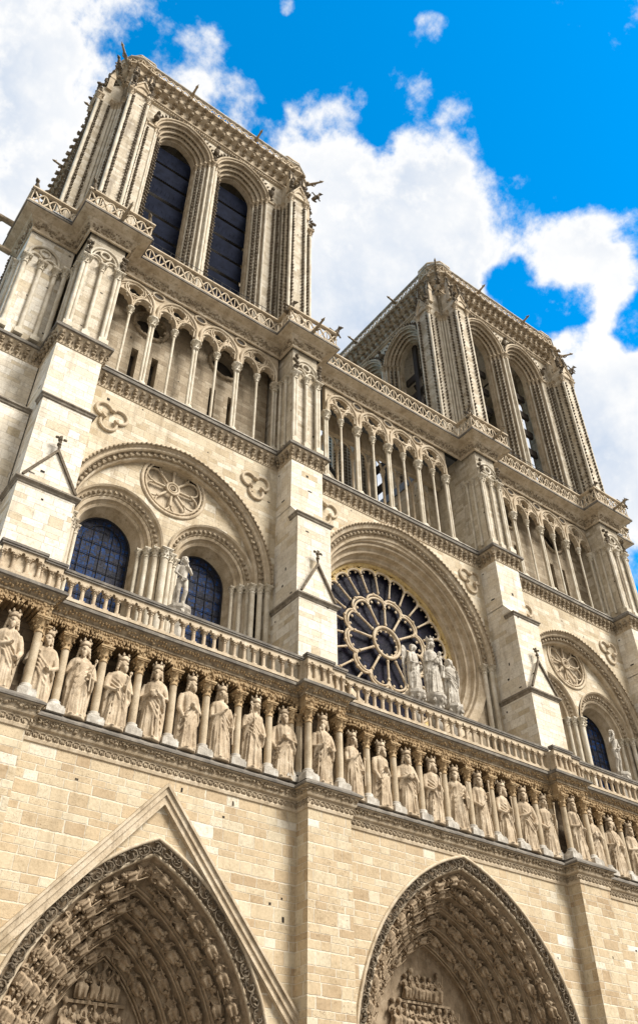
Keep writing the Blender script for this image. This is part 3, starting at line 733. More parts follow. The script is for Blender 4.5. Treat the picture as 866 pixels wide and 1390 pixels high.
    for s in (-1, 1):
        wx = cxw+s*off; gm = MB(); gm.plate(arch(wx, zsp, wr-1.0, .1, 16, ZG), [], YT+1.3, YT+1.35, False)
        gw = build('stained_window', gm, M['glass'], rt)
        bm = MB()
        for q in range(-1, 2): bm.box(wx+q*.47-.008, wx+q*.47+.008, YT+1.25, YT+1.29, ZG, zsp+1.25)
        for q in range(9): bm.box(wx-1.3, wx+1.3, YT+1.24, YT+1.27, 20.6+q*.72-.007, 20.6+q*.72+.007)
        arch_tube(bm, wx, zsp, wr-1.06, .1, YT+1.26, .05, ZG, 12, 5); arch_tube(bm, wx, zsp, wr-1.45, .1, YT+1.26, .02, ZG, 12, 4)
        build('window_bars', bm, M['iron'], gw)
    return rt
upper_bay(B1R, B2L, -14.45, -1); upper_bay(-B2L, -B1R, 14.45, 1)
# trefoil medallions
def medallion(cx, cz, y, s=1., ph=0.):
    mb = MB()
    for i in range(3):
        a = ph+2*pi*i/3; X, Z = cx+.48*s*cos(a), cz+.48*s*sin(a)
        pts = [(X+.42*s*cos(a+t), y-.06, Z+.42*s*sin(a+t)) for t in [(-.72+1.44*j/14)*pi for j in range(15)]]
        mb.tube(pts, .085*s, 6); mb.tube([(p[0]*.84+X*.16, y-.02, p[2]*.84+Z*.16) for p in pts], .04, 5)
        for q in range(0, 15, 2): mb.blob(pts[q], .055*s, 1, None, .3)
        for e_ in (pts[0], pts[-1]): mb.blob((e_[0], y-.14, e_[2]), .13*s, 1, None, .3)
    return mb
for cx_, cz_, ph in ((-18.55, 31.5, 2.5), (-10.15, 31.5, .6), (-5.6, 32.0, 2.5), (5.6, 32.0, .6), (10.15, 31.5, 2.5), (18.55, 31.5, .6)):
    build('trefoil_medallion', medallion(cx_, cz_, YW, 1., ph), M['mould'], cath)
# ---- central bay with the rose
cz = 26.45; YC = 2.85
mb = MB(); mb.plate([(B2R, ZG)]+arch(0, cz-.1, 6.25, .3, 24, ZG)+[(-B2R, ZG), (-B2R, ZC+.05), (B2R, ZC+.05)], [], YW, YW+.4)
cw = build('central_wall', mb, M['wall_mid'], cath)
hb = MB(); arch_sweep(hb, 0, cz-.1, 6.25, .3, [(.36, YW), (.36, YW-.15), (.26, YW-.2), (.18, YW-.1), (0, YW-.02), (-.04, YW+.2), (-.30, YW+.28), (-.34, YW+.34), (-.40, YW+.26), (-.50, YW+.30), (-.54, YW+.6)], cz-.1, 28)
# rings going in to the rose
prof = [(6.2, YW+.25), (5.75, YW+.42), (5.72, YW+.62), (5.66, YW+.56), (5.56, YW+.60), (5.54, YW+.85), (5.42, YW+.95), (5.36, YW+.90), (5.26, YW+.94), (5.24, YW+1.25), (5.14, YW+1.36), (5.06, YW+1.32), (4.98, YW+1.38), (4.96, YW+1.9)]
N = 72; vs = []; fs = []
for r_, y in prof:
    for i in range(N): a = 2*pi*i/N; vs.append((r_*cos(a), y, cz+r_*sin(a)))
for j in range(len(prof)-1):
    for i in range(N): i2 = (i+1) % N; fs.append((j*N+i, (j+1)*N+i, (j+1)*N+i2, j*N+i2))
hb.add(vs, fs, False)
ro = build('rose_arch', hb, M['mould'], cw)
sw = MB(); sw.plate([(-6.3, ZG), (6.3, ZG), (6.3, cz+.5), (5.3, cz+3.5), (-5.3, cz+3.5), (-6.3, cz+.5)], [circ(0, cz, 5.76, 72)], YW+.415, YW+.6, False) if False else None
for s in (-1, 1):      # spandrels under the springing
    q = [(s*6.3, ZG), (s*6.3, cz)]+[(s*5.74*cos(t), cz+5.74*sin(t)) for t in [-(i/14)*pi/2 for i in range(15)]]+[(0, ZG)]
    sw.plate(q, [], YW+.44, YW+.5, False)
build_split('spandrel', sw, M['mould'], ro, lambda x, y, z: x > 0)
dn = MB()
for wv, y, st, s in ((6.49, YW-.2, .27, .085), (6.08, YW+.14, .33, .125)):
    for p, t in along([(x, y, z) for x, z in arch(0, cz-.1, wv, .3, 48)], st):
        dn.blob(tuple(p), (s*.9, s*.8, s), 1, Matrix.Rotation(math.atan2(t.z, t.x), 3, 'Y'), .2)
for wv, y, r_ in ((6.49, YW-.14, .05), (6.08, YW+.22, .10)): arch_tube(dn, 0, cz-.1, wv, .3, y, r_, cz-.1, 28, 5)
build('arch_carving', dn, M['carve'], ro)
shf = MB()
for s in (-1, 1):
    for X, yy in ((6.3, YW+.0), (5.95, YW+.22)): shf.cyl(s*X, yy, ZG+.3, cz-.5, .14, 10); capital(shf, s*X, yy, cz-.68, .55, .14, True, .22)
build_split('jamb_shaft', shf, M['shaft'], ro, lambda x, y, z: (x > 0, abs(x) > 6.125))
# the rose itself
YR = 4.0
gm = MB(); gm.plate(circ(0, cz, 5.0, 64), [], YR+.22, YR+.25, False)
rg = build('rose_window', gm, M['roseglass'], cath); rg['label'] = 'great round rose window of dark glass and pale stone tracery'
tr = MB()
tr.tube([(x, YR-.05, z) for x, z in circ(0, cz, .93, 40)], .10, 8, True); tr.tube([(x, YR+.02, z) for x, z in circ(0, cz, .80, 40)], .05, 6, True)
for i in range(12):
    a = 2*pi*(i+.5)/12; tr.tube([(.70*cos(a)+.17*cos(a+t), YR, cz+.70*sin(a)+.17*sin(a+t)) for t in [(-.6+1.2*j/8)*pi for j in range(9)]], .045, 5)
def spoke(mb, a, r0, r1, r=.07):
    mb.tube([(r0*cos(a), YR-.03, cz+r0*sin(a)), (r1*cos(a), YR-.03, cz+r1*sin(a))], r, 8)
    for rr, s in ((r0+.08, 1.55), (r1-.05, 1.7)): mb.blob((rr*cos(a), YR-.03, cz+rr*sin(a)), (r*s, r*s, r*s), 1)
for i in range(12): spoke(tr, 2*pi*i/12, 1.08, 2.30)
for i in range(24): spoke(tr, 2*pi*(i+.5)/24, 3.08, 4.2, .06)
def heads(mb, k, ph, r0, h, rad, cusp):
    for i in range(k):
        a0 = ph+2*pi*i/k; a1 = a0+2*pi/k; am = (a0+a1)/2; hw = r0*sin(pi/k)
        pts = []
        for j in range(13):
            t = j/12; ang = pi*t; loc_t = -hw*cos(ang); loc_r = r0*cos(pi/k)+h*sin(ang)**.75
            pts.append((loc_r*cos(am)-loc_t*sin(am), YR-.02, cz+loc_r*sin(am)+loc_t*cos(am)))
        mb.tube(pts, rad, 6)
        # trefoil cusps inside
        for t in (.28, .72):
            ang = pi*t; lt = -hw*.62*cos(ang)*1.1; lr = r0*cos(pi/k)+h*.62*sin(ang)
            mb.blob((lr*cos(am)-lt*sin(am), YR+.02, cz+lr*sin(am)+lt*cos(am)), (cusp, .06, cusp), 1)
heads(tr, 12, 0, 2.36, .50, .07, .10); heads(tr, 12, 0, 2.5, .56, .075, .05)
heads(tr, 24, 2*pi*.5/24, 4.28, .40, .08, .07)
for i in range(12):     # bosses where the ring meets
    a = 2*pi*(i)/12; tr.blob((2.62*cos(a), YR-.02, cz+2.62*sin(a)), (.16, .12, .16), 1)
    a += pi/12; tr.blob((3.0*cos(a), YR-.02, cz+3.0*sin(a)), (.13, .12, .13), 1)
build('rose_tracery', tr, M['rose'], rg)
rm = MB(); rm.tube([(x, YR-.02, z) for x, z in circ(0, cz, 4.93, 64)], .16, 8, True)
heads(rm, 24, 2*pi*.5/24, 4.40, .42, .075, .05)
for i in range(24):
    a = 2*pi*(i+.5)/24; rm.blob((4.55*cos(a), YR, cz+4.55*sin(a)), (.16, .12, .16), 1)
    for q in (-.07, .0, .07): rm.blob((4.78*cos(a+q), YR-.1, cz+4.78*sin(a+q)), .07, 1, None, .3)
build('rose_rim', rm, M['rosegold'], rg)

# ---- buttresses
def buttress(x0, x1):
    mb = MB()
    mb.box(x0-.06, x1+.06, -.05, 3, ZG-.3, 24.05)
    rt = build('buttress', mb, M['buttress'], cath)
    m2 = MB(); m2.box(x0, x1, .247, 3, 24.0, 29.1)
    m2.add([(x0, .247, 29.1), (x1, .247, 29.1), (x1, .895, 29.95), (x0, .895, 29.95), (x0, 3, 29.1), (x1, 3, 29.1), (x0, 3, 29.95), (x1, 3, 29.95)], [(0, 1, 2, 3), (0, 3, 6, 4), (1, 5, 7, 2)])
    m2.box(x0, x1, .895, 3, 29.9, ZC+.05)
    build('buttress_shaft', m2, M['buttress'], rt)
    # moulded drip edges
    d = MB(); path = [(x0, 3), (x0, .247), (x1, .247), (x1, 3)]
    d.sweep([(x0, .9), (x0, .247), (x1, .247), (x1, .9)], [(0, 28.92), (.06, 28.95), (.08, 29.04), (.14, 29.08), (.14, 29.14), (.0, 29.24)])
    d.sweep([(x0-.06, 2.2), (x0-.06, -.05), (x1+.06, -.05), (x1+.06, 2.2)], [(0, 23.86), (.04, 23.88), (.07, 23.97), (.16, 24.02), (.16, 24.10), (-.0, 24.22), (-.35, 24.5)])
    build_split('drip_moulding', d, M['drip'], rt, lambda x, y, z: z > 27)
    g = MB(); m = (x0+x1)/2; ap_ = 26.1
    # gabled weathering leaning on the shaft
    g.add([(x0+.05, -.08, 24.2), (x1-.05, -.08, 24.2), (m, .0, ap_), (x0+.05, .26, 24.2), (x1-.05, .26, 24.2), (m, .26, ap_)], [(0, 1, 2), (0, 2, 5, 3), (1, 4, 5, 2)])
    build('gable', g, M['buttress'], rt)
    c = MB()
    for s in (-1, 1):
        xe = m+s*(x1-x0)/2*.97; c.tube([(xe, -.12, 24.22), (m, -.05, ap_+.03)], .075, 4, False, False); 
    for q in range(5): c.blob((m+rnd.uniform(-.05, .05), -.05, ap_+.25+q*.13), (.07+.05*(q % 2), .07+.05*(q % 2), .09), 1, None, .2)
    for a in (-1, 1): c.blob((m+a*.17, -.05, ap_+.72), (.1, .07, .07), 1, None, .2)
    c.tube([(m, -.05, ap_), (m, -.05, ap_+.85)], .05, 6)
    build('finial', c, M['crock'], rt)
    return rt
for x0, x1 in ((B1L, B1R), (B2L, B2R), (-B2R, -B2L), (-B1R, -B1L)): buttress(x0, x1)
for s in (1, -1):
    nb = MB()
    xa, xb = sorted((s*22.3, s*XN)); nb.box(xa, xb, 1.6, 5, 18.8, 29.06); nb.box(xa, xb, 2.95, 5, 29, 43.3)
    nb.add([(xa, 1.6, 29.06), (xb, 1.6, 29.06), (xb, 2.95, 30.1), (xa, 2.95, 30.1)], [(0, 1, 2, 3)])
    nbo = build('corner_buttress', nb, M['buttress'], cath); NBO = [nbo]+([NBO[0]] if s < 0 else [])
d = MB(); d.sweep([(-XN, 1.6), (B1L, 1.6)], [(0, 28.88), (.06, 28.92), (.08, 29.02), (.14, 29.05), (.14, 29.12), (0, 29.2)]); build('drip_moulding', d, M['drip'], nbo)

# ================================================================ colonnade floor cornice
P2 = plan(YW, .895, 2.95)
co = ornate_cornice('gallery_cornice', P2, [(0, ZC), (.04, ZC+.02), (.05, ZC+.1), (.02, ZC+.13), (.04, ZC+.5), (.18, ZC+.8), (.24, ZC+.86)], 0, M['mould'], None,
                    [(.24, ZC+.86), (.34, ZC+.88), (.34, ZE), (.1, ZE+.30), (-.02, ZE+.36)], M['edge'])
lf = MB()
for p, t in along([(x, y, ZC+.5) for x, y in off_path(P2, .1)], .42):
    if p.y > 6: continue
    n_ = Vector((t.y, -t.x, 0))
    for dz, so_, s in ((-.22, .0, .10), (-.02, .03, .13), (.16, .10, .13), (.06, .16, .07)):
        q = p+n_*so_; lf.blob((q.x, q.y, q.z+dz), (s, s, s*.9), 1, None, .25)
    q = p+t*.21; lf.blob((q.x, q.y, q.z-.1), (.05, .05, .16), 0)
for p, t in along([(x, y, ZC+.08) for x, y in off_path(P2, .05)], .16):
    if p.y < 6: lf.blob(tuple(p), .045, 0)
build('cornice_carving', lf, M['carve'], co)
fl = MB(); fl.box(-22.2, 22.2, 2.0, 9, ZE+.28, ZE+.34); 
for x0, x1 in ((B1L, B1R), (B2L, B2R), (-B2R, -B2L), (-B1R, -B1L)): fl.box(x0, x1, .9, 2.1, ZE+.281, ZE+.341)
build('walkway', fl, M['grey'], co)

# ================================================================ LEVEL 3 colonnade
ZB3 = ZE+.34; ZCAP = 40.5; YA = 2.5
def colonnade_cols(thick):
    m = MB(); H = ZCAP-ZB3; hc = .62; r = .125 if thick else .095
    if thick:
        base(m, 0, 0, 0, .62, .2, False)
        for dx in (-.085, .085): m.cyl(dx, 0, .58, H-hc, .082, 10)
        for dy in (.12,): m.cyl(0, dy, .58, H-hc, .09, 8)
        capital(m, 0, 0, H-hc, hc, .17, False, .30)
    else:
        base(m, 0, 0, 0, .55, .13, False); m.cyl(0, 0, .5, H-hc*.9, .076, 10); capital(m, 0, 0, H-hc*.9, hc*.9, .10, False, .2)
    me = m.mesh('colonnade_column'); me.materials.append(M['shaft']); return me
CT, CS = colonnade_cols(True), colonnade_cols(False)
def arcade(cx, unit, rich=1.):
    x0 = cx-2*unit; x1 = cx+2*unit; zt = 42.95
    rt = None
    pb = MB(); rg_ = MB()
    for u in range(4):
        a = x0+u*unit; b = a+unit; m = (a+b)/2; zs = ZCAP+.12; bigr = unit/2-.13
        holes = []
        sw_ = unit/4-.10
        # scalloped bottom: two small pointed arches
        bot = []
        for c_ in (a+unit/4, b-unit/4):
            bot += [(c_-sw_-.0, ZCAP)]
            N_ = 16
            for i in range(1, N_):
                t = i/N_; ang = pi*t; cus = .13 if i in (5, 11) else 0
                bot.append((c_-sw_*cos(ang)*(1-cus), zs-.05+(sw_*1.45)*sin(ang)*(1-cus)))
            bot += [(c_+sw_, ZCAP)]
        outer = [(a, zt), (a, ZCAP)]+bot+[(b, ZCAP), (b, zt)]
        holes.append(foil(m, zs+1.33, .44*rich, 5, pi/2, .36))
        holes_sp = []
        pb.plate(outer, holes, YA+.0, YA+.3, True, True)
        # rings
        arch_tube(rg_, m, zs+.55, bigr, .12, YA-.05, .10, ZCAP, 16, 6)
        arch_tube(rg_, m, zs+.55, bigr-.16, .12, YA-.02, .05, ZCAP+.2, 16, 5)
        for c_ in (a+unit/4, b-unit/4):
            rg_.tube([(c_-sw_*1.12*cos(pi*i/14), YA-.04, zs-.05+sw_*1.62*sin(pi*i/14)) for i in range(15)], .06, 6)
        f_ = foil(m, zs+1.33, .50*rich, 5, pi/2, .36); rg_.tube([(x, YA-.02, z) for x, z in f_], .05, 5, True)
        rg_.tube([(x, YA-.04, z) for x, z in circ(m, zs+1.33, .62, 24)], .05, 5, True)
    # oculi in the spandrels: flat dark ovals paint the shade of sinkings, with ring
    oc = MB()
    for u in range(1, 4):
        X = x0+u*unit; zc_ = 42.45; oval = [(X+.36*cos(t), zc_+.26*sin(t)) for t in [2*pi*i/20 for i in range(20)]]
        rg_.tube([(x, YA-.04, z) for x, z in oval], .07, 6, True)
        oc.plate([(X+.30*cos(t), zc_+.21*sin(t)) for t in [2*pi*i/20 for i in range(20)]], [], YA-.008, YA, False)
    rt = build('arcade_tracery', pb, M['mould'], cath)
    build('tracery_moulding', rg_, M['mould'], rt); build_split('spandrel_shade_oval', oc, M['void'], rt, lambda x, y, z: round((x-x0)/unit))
    if True:
        lv = MB()
        for u in range(4):
            m = x0+(u+.5)*unit
            for q in range(44 if abs(cx) < 1 else 16): 
                a_ = rnd.uniform(0, 2*pi); rr_ = .7 if abs(cx) > 1 else rnd.uniform(.5, 1.15); lv.blob((m+rr_*cos(a_), YA-.03, ZCAP+1.35+rr_*.9*sin(a_)), (.06, .05, .06), 1, None, .3)
        build('tracery_leaves', lv, M['mould'], rt)
    for i in range(1, 8):
        link('colonnade_column', CS if i % 2 else CT, None, rt, (x0+i*unit/2, YA+.12, ZB3))
    for i in (0, 8): link('colonnade_column', CT, None, rt, (x0+i*unit/2+(.1 if i == 0 else -.1), YA+.1, ZB3))
    return rt
arcade(-14.45, 2.80); arcade(0, 2.60, 1.15); arcade(14.45, 2.80)
# rear screen of the open central gallery
rs = MB()
for i in range(9): rs.cyl(-5.2+i*1.3, 4.7, ZB3, ZCAP, .09, 8); capital(rs, -5.2+i*1.3, 4.7, ZCAP-.5, .5, .1, False, .18)
for i in range(8):
    m = -5.2+(i+.5)*1.3; rs.tube([(m-.58*cos(pi*j/12), 4.7, ZCAP+.05+.8*sin(pi*j/12)) for j in range(13)], .08, 6)
rs.box(-6.7, 6.7, 4.6, 4.9, 41.6, 43.2)
build('rear_arcade', rs, M['mould'], cath)
# solid pieces of level 3
for x0, x1 in ((B1L, B1R), (B2L, B2R), (-B2R, -B2L), (-B1R, -B1L)):
    mb = MB(); mb.box(x0+.12, x1-.12, 1.2, 5.5, ZB3-.02, 43.2)
    rt = build('gallery_pier', mb, M['wall_high'], cath)
    sh = MB(); m = (x0+x1)/2
    for X, dbl in ((x0+.22, 1), (m, 0), (x1-.22, 1)):
        base(sh, X, 1.05, ZB3, .55, .15 if dbl else .12, True)
        if dbl:
            for dx in (-.09, .09): sh.cyl(X+dx, 1.02, ZB3+.5, ZCAP-.55, .10, 10)
        else: sh.cyl(X, 1.05, ZB3+.5, ZCAP-.5, .095, 10)
        capital(sh, X, 1.05, ZCAP-.6, .6, .15 if dbl else .11, True, .27 if dbl else .2)
    for Y in (1.75, 2.3):
        for X in (x0+.05, x1-.05): sh.cyl(X, Y, ZB3+.3, ZCAP-.5, .09, 8); capital(sh, X, Y, ZCAP-.55, .55, .1, True, .19)
    # blind twin arches with a round boss
    for c_ in ((x0+.22+m)/2, (x1-.22+m)/2): sh.tube([(c_-.40*cos(pi*i/12), 1.08, ZCAP+.05+.55*sin(pi*i/12)) for i in range(13)], .07, 6)
    arch_tube(sh, m, ZCAP+.5, .82, .1, 1.04, .08, ZCAP, 14, 6); arch_tube(sh, m, ZCAP+.5, .66, .1, 1.1, .05, ZCAP+.3, 14, 5)
    sh.tube([(x, 1.1, z) for x, z in circ(m, ZCAP+.95, .28, 18)], .07, 6, True)
    build('pier_shafts', sh, M['shaft'], rt)
    gx = MB()
    for X in (x0+.15, x1-.15):
        for q in range(9): gx.blob((X+rnd.uniform(-.1, .1), .95+rnd.uniform(-.15, .05), ZCAP+.1+q*.16), (.13, .13, .13), 1, None, .35)
    build_split('corner_beast', gx, M['crock'], rt, lambda x, y, z: x > (x0+x1)/2)
# north buttress shafts
sh = MB()
for s in (-1, 1):
    for X in (24.6, 23.75, 22.95):
        base(sh, s*X, 2.85, ZB3, .55, .13, True); sh.cyl(s*X, 2.85, ZB3+.5, ZCAP-.5, .12, 10); capital(sh, s*X, 2.85, ZCAP-.6, .6, .14, True, .25)
    for c_ in (24.17, 23.35): sh.tube([(s*c_-.40*cos(pi*i/12), 2.88, ZCAP+.05+.55*sin(pi*i/12)) for i in range(13)], .07, 6)
    arch_tube(sh, s*23.75, ZCAP+.5, .82, .1, 2.86, .08, ZCAP, 14, 6); sh.tube([(x, 2.9, z) for x, z in circ(s*23.75, ZCAP+.95, .28, 18)], .07, 6, True)
    for Y in (3.6, 4.4):
        sh.cyl(s*(XN+.05), Y, ZB3, ZCAP-.5, .12, 8); capital(sh, s*(XN+.05), Y, ZCAP-.6, .6, .13, True, .22)
    sh.cyl(s*22.5, 2.55, ZB3, ZCAP-.5, .12, 8); capital(sh, s*22.5, 2.55, ZCAP-.6, .6, .14, True, .25)
for q_, m_ in enumerate(split_mb(sh, lambda x, y, z: x > 0)): build('pier_shafts', m_, M['shaft'], NBO[q_])
# wall behind the side arcades with oculi and slits
for s in (-1, 1):
    cx = s*14.45; mb = MB(); holes = []
    for q in (-1, 1):
        ox = cx+q*2.5; holes.append(circ(ox, 41.1, .92, 28))
        for k_ in (-.62, .62): holes.append([(ox+k_-.2, 36.0), (ox+k_+.2, 36.0), (ox+k_+.2, 38.7), (ox+k_-.2, 38.7)])
    mb.plate([(cx-5.6, ZB3), (cx+5.6, ZB3), (cx+5.6, 43.3), (cx-5.6, 43.3)], holes, 3.6, 4.2)
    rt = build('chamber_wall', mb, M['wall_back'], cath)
    vd = MB(); vd.box(cx-5.7, cx+5.7, 4.3, 4.5, ZB3, 43.3); build('dark_chamber', vd, M['void'], rt)  # dark slab paints the unlit depth behind the openings
    rg_ = MB()
    for q in (-1, 1):
        ox = cx+q*2.5; rg_.tube([(x, 3.56, z) for x, z in circ(ox, 41.1, 1.05, 28)], .13, 6, True)
        for i in range(10):
            a = 2*pi*i/10; rg_.blob((ox+.93*cos(a), 3.6, 41.1+.93*sin(a)), (.17, .1, .17), 1, None, .25)
        for i in range(28):
            a = 2*pi*i/28; rg_.blob((ox+1.2*cos(a), 3.55, 41.1+1.2*sin(a)), .06, 0)
    build_split('oculus_ring', rg_, M['carve'], rt, lambda x, y, z: x > cx)
# central gallery back (open to the sky above the terrace, dark nave gable behind)
vd = MB(); vd.box(-5.5, 5.5, 10.5, 11, ZE-1, 40.2); 
vd.add([(-5.5, 10.4, 40.2), (5.5, 10.4, 40.2), (0, 10.4, 46)], [(0, 1, 2)])
build('nave_gable', vd, M['wall_high'], cath)
vd = MB(); vd.add([(-6, 10.3, 39.9), (0, 10.3, 46.6), (0, 60, 46.6), (-6, 60, 39.9), (6, 10.3, 39.9), (6, 60, 39.9)], [(0, 1, 2, 3), (1, 4, 5, 2)]); build('nave_roof', vd, M['lead'], cath)
vd = MB(); vd.box(-6, 6, 11, 60, 0, 40); build('nave', vd, M['wall_mid'], cath)

# ================================================================ terrace cornice, frieze, pierced parapet
P3 = plan(YA-.1, 1.05, 2.85)
co = ornate_cornice('terrace_cornice', P3, [(0, 42.74), (.08, 42.76), (.1, 42.86), (.06, 42.9), (.12, 43.1), (.26, 43.38), (.36, 43.44), (.40, 43.52), (.5, 43.56), (.80, 43.66), (.86, 43.70)], 0, M['mould'], None, None)
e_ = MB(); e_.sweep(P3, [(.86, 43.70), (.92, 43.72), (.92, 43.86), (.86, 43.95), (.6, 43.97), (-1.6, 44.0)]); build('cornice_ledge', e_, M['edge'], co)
lf = MB()
for p, t in along([(x, y, 43.2) for x, y in off_path(P3, .07)], .13):
    if p.y > 9 or p.x > 26: continue
    n_ = Vector((t.y, -t.x, 0))
    for q in range(3):
        f = rnd.uniform(0, 1); c_ = p+n_*(.02+.16*f); lf.blob((c_.x, c_.y, 42.96+f*.42), (.065*rnd.uniform(.7, 1.2), .07, .075*rnd.uniform(.7, 1.2)), 1, Matrix.Rotation(rnd.uniform(0, 3), 3, 'Y'), .3)
build('frieze_carving', lf, M['carve'], co)
def pierced(P, z0, h, step, mat, name, parent, off=.78, rmat=None):
    """parapet of interlaced tracery along a plan path"""
    m = MB(); Q = off_path(P, off)
    for a, b in zip(Q, Q[1:]):
        A = Vector((a[0], a[1], 0)); B = Vector((b[0], b[1], 0)); L = (B-A).length
        if L < .5 or min(a[1], b[1]) > 15: continue
        t = (B-A)/L; n = max(1, round(L/step)); st = L/n
        for i in range(n):
            for sgn in (1, -1):
                pts = []
                for j in range(9):
                    f = j/8; pts.append(A+t*(i+f)*st+Vector((0, 0, z0+h*(.5+sgn*.36*cos(pi*f*1.)))))
                m.tube([tuple(p) for p in pts], .05, 4, False, False)
            c = A+t*(i+.5)*st; m.blob((c.x, c.y, z0+h*.5), (.10, .10, .12), 1, None, .2)
            for q in (.2, .8):
                c = A+t*(i+.0)*st; m.blob((c.x, c.y, z0+h*q), (.07, .07, .08), 0)
            c = A+t*(i)*st; m.tube([(c.x, c.y, z0), (c.x, c.y, z0+h)], .035, 4, False, False)
    m.sweep(Q, [(.10, z0-.02), (.10, z0+.1), (-.10, z0+.1), (-.10, z0-.02)])
    o = build(name, m, mat, parent)
    r_ = MB(); r_.sweep(Q, [(.06, z0+h-.06), (.14, z0+h-.02), (.14, z0+h+.08), (0, z0+h+.14), (-.14, z0+h+.08), (-.1, z0+h-.06), (.06, z0+h-.06)])
    build('parapet_coping', r_, rmat or M['mould'], o)
    return o
pierced(P3, 43.97, 1.25, .66, M['mould'], 'terrace_parapet', cath, .74)
tf = MB(); tf.box(-24.3, 24.3, 1.9, 3.0, 43.9, 43.98); tf.box(-24.3, 24.3, 3.0, 5.2, 43.2, 43.981); tf.box(-24.3, -5.9, 5.2, 18.2, 43.3, 43.982); tf.box(5.9, 24.3, 5.2, 18.2, 43.3, 43.982)
build('terrace_floor', tf, M['lead'], cath)

# beasts and gargoyles
def beast_mesh():
    b = MB()
    b.tube([(0, .35, .2), (0, .1, .42), (0, -.15, .62), (0, -.3, .85)], [.17, .22, .2, .13], 8); b.blob((0, -.42, .98), (.14, .2, .15), 2); b.tube([(0, -.5, .95), (0, -.72, .88)], [.09, .045], 6)
    for s in (-1, 1):
        b.tube([(s*.12, -.15, .55), (s*.15, -.3, .25), (s*.15, -.38, 0)], [.09, .07, .07], 6); b.tube([(s*.15, .25, .3), (s*.2, .1, .1), (s*.2, -.05, 0)], [.12, .09, .07], 6)
        b.blob((s*.1, -.36, 1.16), (.04, .04, .1), 1); b.tube([(s*.1, .05, .7), (s*.3, .3, 1.05), (s*.25, .55, .8)], [.08, .07, .03], 6)
    return remesh(b, .035, 'grotesque')
BEAST = beast_mesh(); BEAST.materials.append(M['crock'])
def gargoyle_mesh():
    b = MB(); b.tube([(0, .3, 0), (0, -.3, .04), (0, -.8, .12), (0, -1.2, .2)], [.16, .15, .12, .1], 8); b.blob((0, -1.3, .24), (.12, .2, .13), 2); b.tube([(0, -1.4, .28), (0, -1.58, .3)], [.06, .04], 6); b.tube([(0, -1.38, .16), (0, -1.52, .12)], [.05, .03], 6)
    for s in (-1, 1): b.blob((s*.09, -1.2, .38), (.035, .05, .08), 1); b.tube([(s*.1, -.3, -.05), (s*.18, -.55, -.12), (s*.1, -.75, 0)], [.07, .06, .05], 6)
    return remesh(b, .035, 'gargoyle')
GARG = gargoyle_mesh(); GARG.materials.append(M['carve'])
def beast(x, y, z, rz, parent=None, sc=1.):
    o = link('grotesque', BEAST, None, parent or cath, (x, y, z)); o.rotation_euler = (0, 0, rz); o.scale = (sc,)*3; return o
def garg(x, y, z, rz, parent=None, sc=1.):
    o = link('gargoyle', GARG, None, parent or cath, (x, y, z)); o.rotation_euler = (0, 0, rz); o.scale = (sc,)*3; return o
for s in (-1, 1):
    for x, y in ((B2R+.75, .4), (B1L-.6, .4), (B2L-.7, .5), (B1R+.6, .5), (-25.4, 2.3)):
        beast(-s*x if s > 0 else x, y, 45.0, (.5 if x > -15 else -.5)*(-s), None, .85)
    garg(s*7.9, .1, 43.9, 0, None, .75); garg(s*21.0, .1, 43.9, 0, None, .75); garg(s*26.0, 4, 43.9, s*pi/2, None, 1.2)
    garg(s*25.6, 4, 41.5, s*pi/2, None, 1.1)

# ================================================================ LEVEL 4 towers
HW = 7.55; ZT0, ZCP, ZCR = 43.98, 60.2, 63.5
OFF, W_IN, W_OUT = 2.48, 1.38, 2.28
def T(mb): return mb
face_wall = MB()
wallh = [arch(s*OFF, ZCP+.15, W_OUT, .5, 16, ZT0+.05) for s in (-1, 1)]
face_wall.plate([(-HW, ZT0), (HW, ZT0), (HW, 67.5), (-HW, 67.5)], wallh, -HW, -HW+.3, True)
ME = {}
ME['wall'] = face_wall.mesh('belfry_wall'); ME['wall'].materials.append(M['wall_high'])
om = MB(); ct = MB(); cr = MB(); mo = MB()
for s in (-1, 1):
    wx = s*OFF
    prof = []
    stp = [(0, 0), (.2, .28), (.42, .56), (.62, .84), (.82, 1.12)]
    for (d0, y0), (d1, y1) in zip(stp, stp[1:]): prof += [(-d0, -HW+y0), (-d0-.03, -HW+y1-.05)]
    prof += [(-.82, -HW+1.1), (-.82, -HW+1.5)]
    arch_sweep(om, wx, ZCP+.15, W_OUT, .5, prof, ZT0, 18)
    for q, (d0, y0) in enumerate(stp[:-1]):
        arch_tube(mo, wx, ZCP+.15, W_OUT-d0-.07, .5, -HW+y0+.02, .085, ZCP+.1, 18, 6)
        if q in (1, 2):
            for p, t in along([(x, -HW+y0+.16, z) for x, z in arch(wx, ZCP+.15, W_OUT-d0-.02, .5, 30)], .30): cr.blob((p.x, p.y-.05, p.z), (.14, .14, .14), 0)
        for t_ in (-1, 1):
            X = wx+t_*(W_OUT-d0-.07); yy = -HW+y0+.02
            ct.cyl(X, yy, ZT0+.4, ZCP-.4, .085, 8); 
            ct.lathe([(.14, ZT0), (.14, ZT0+.3), (.085, ZT0+.4)], X, yy, 8)
            capital(mo, X, yy, ZCP-.45, .6, .09, True, .17)
            if q in (1, 2): crocket_line(cr, X-t_*.10, yy+.06, ZT0+.5, ZCP-.5, -t_*.5, -.85, .18, .38)
    arch_tube(mo, wx, ZCP+.15, W_OUT+.08, .5, -HW-.08, .10, ZCP+.1, 18, 6)
    for p, t in along([(x, -HW-.1, z) for x, z in arch(wx, ZCP+.15, W_OUT+.3, .5, 30)], .36, .5):
        cr.blob(tuple(p), (.10, .12, .10), 1, None, .25); cr.blob((p.x-t.z*.1, p.y-.06, p.z+t.x*.1), (.06, .06, .06), 0)
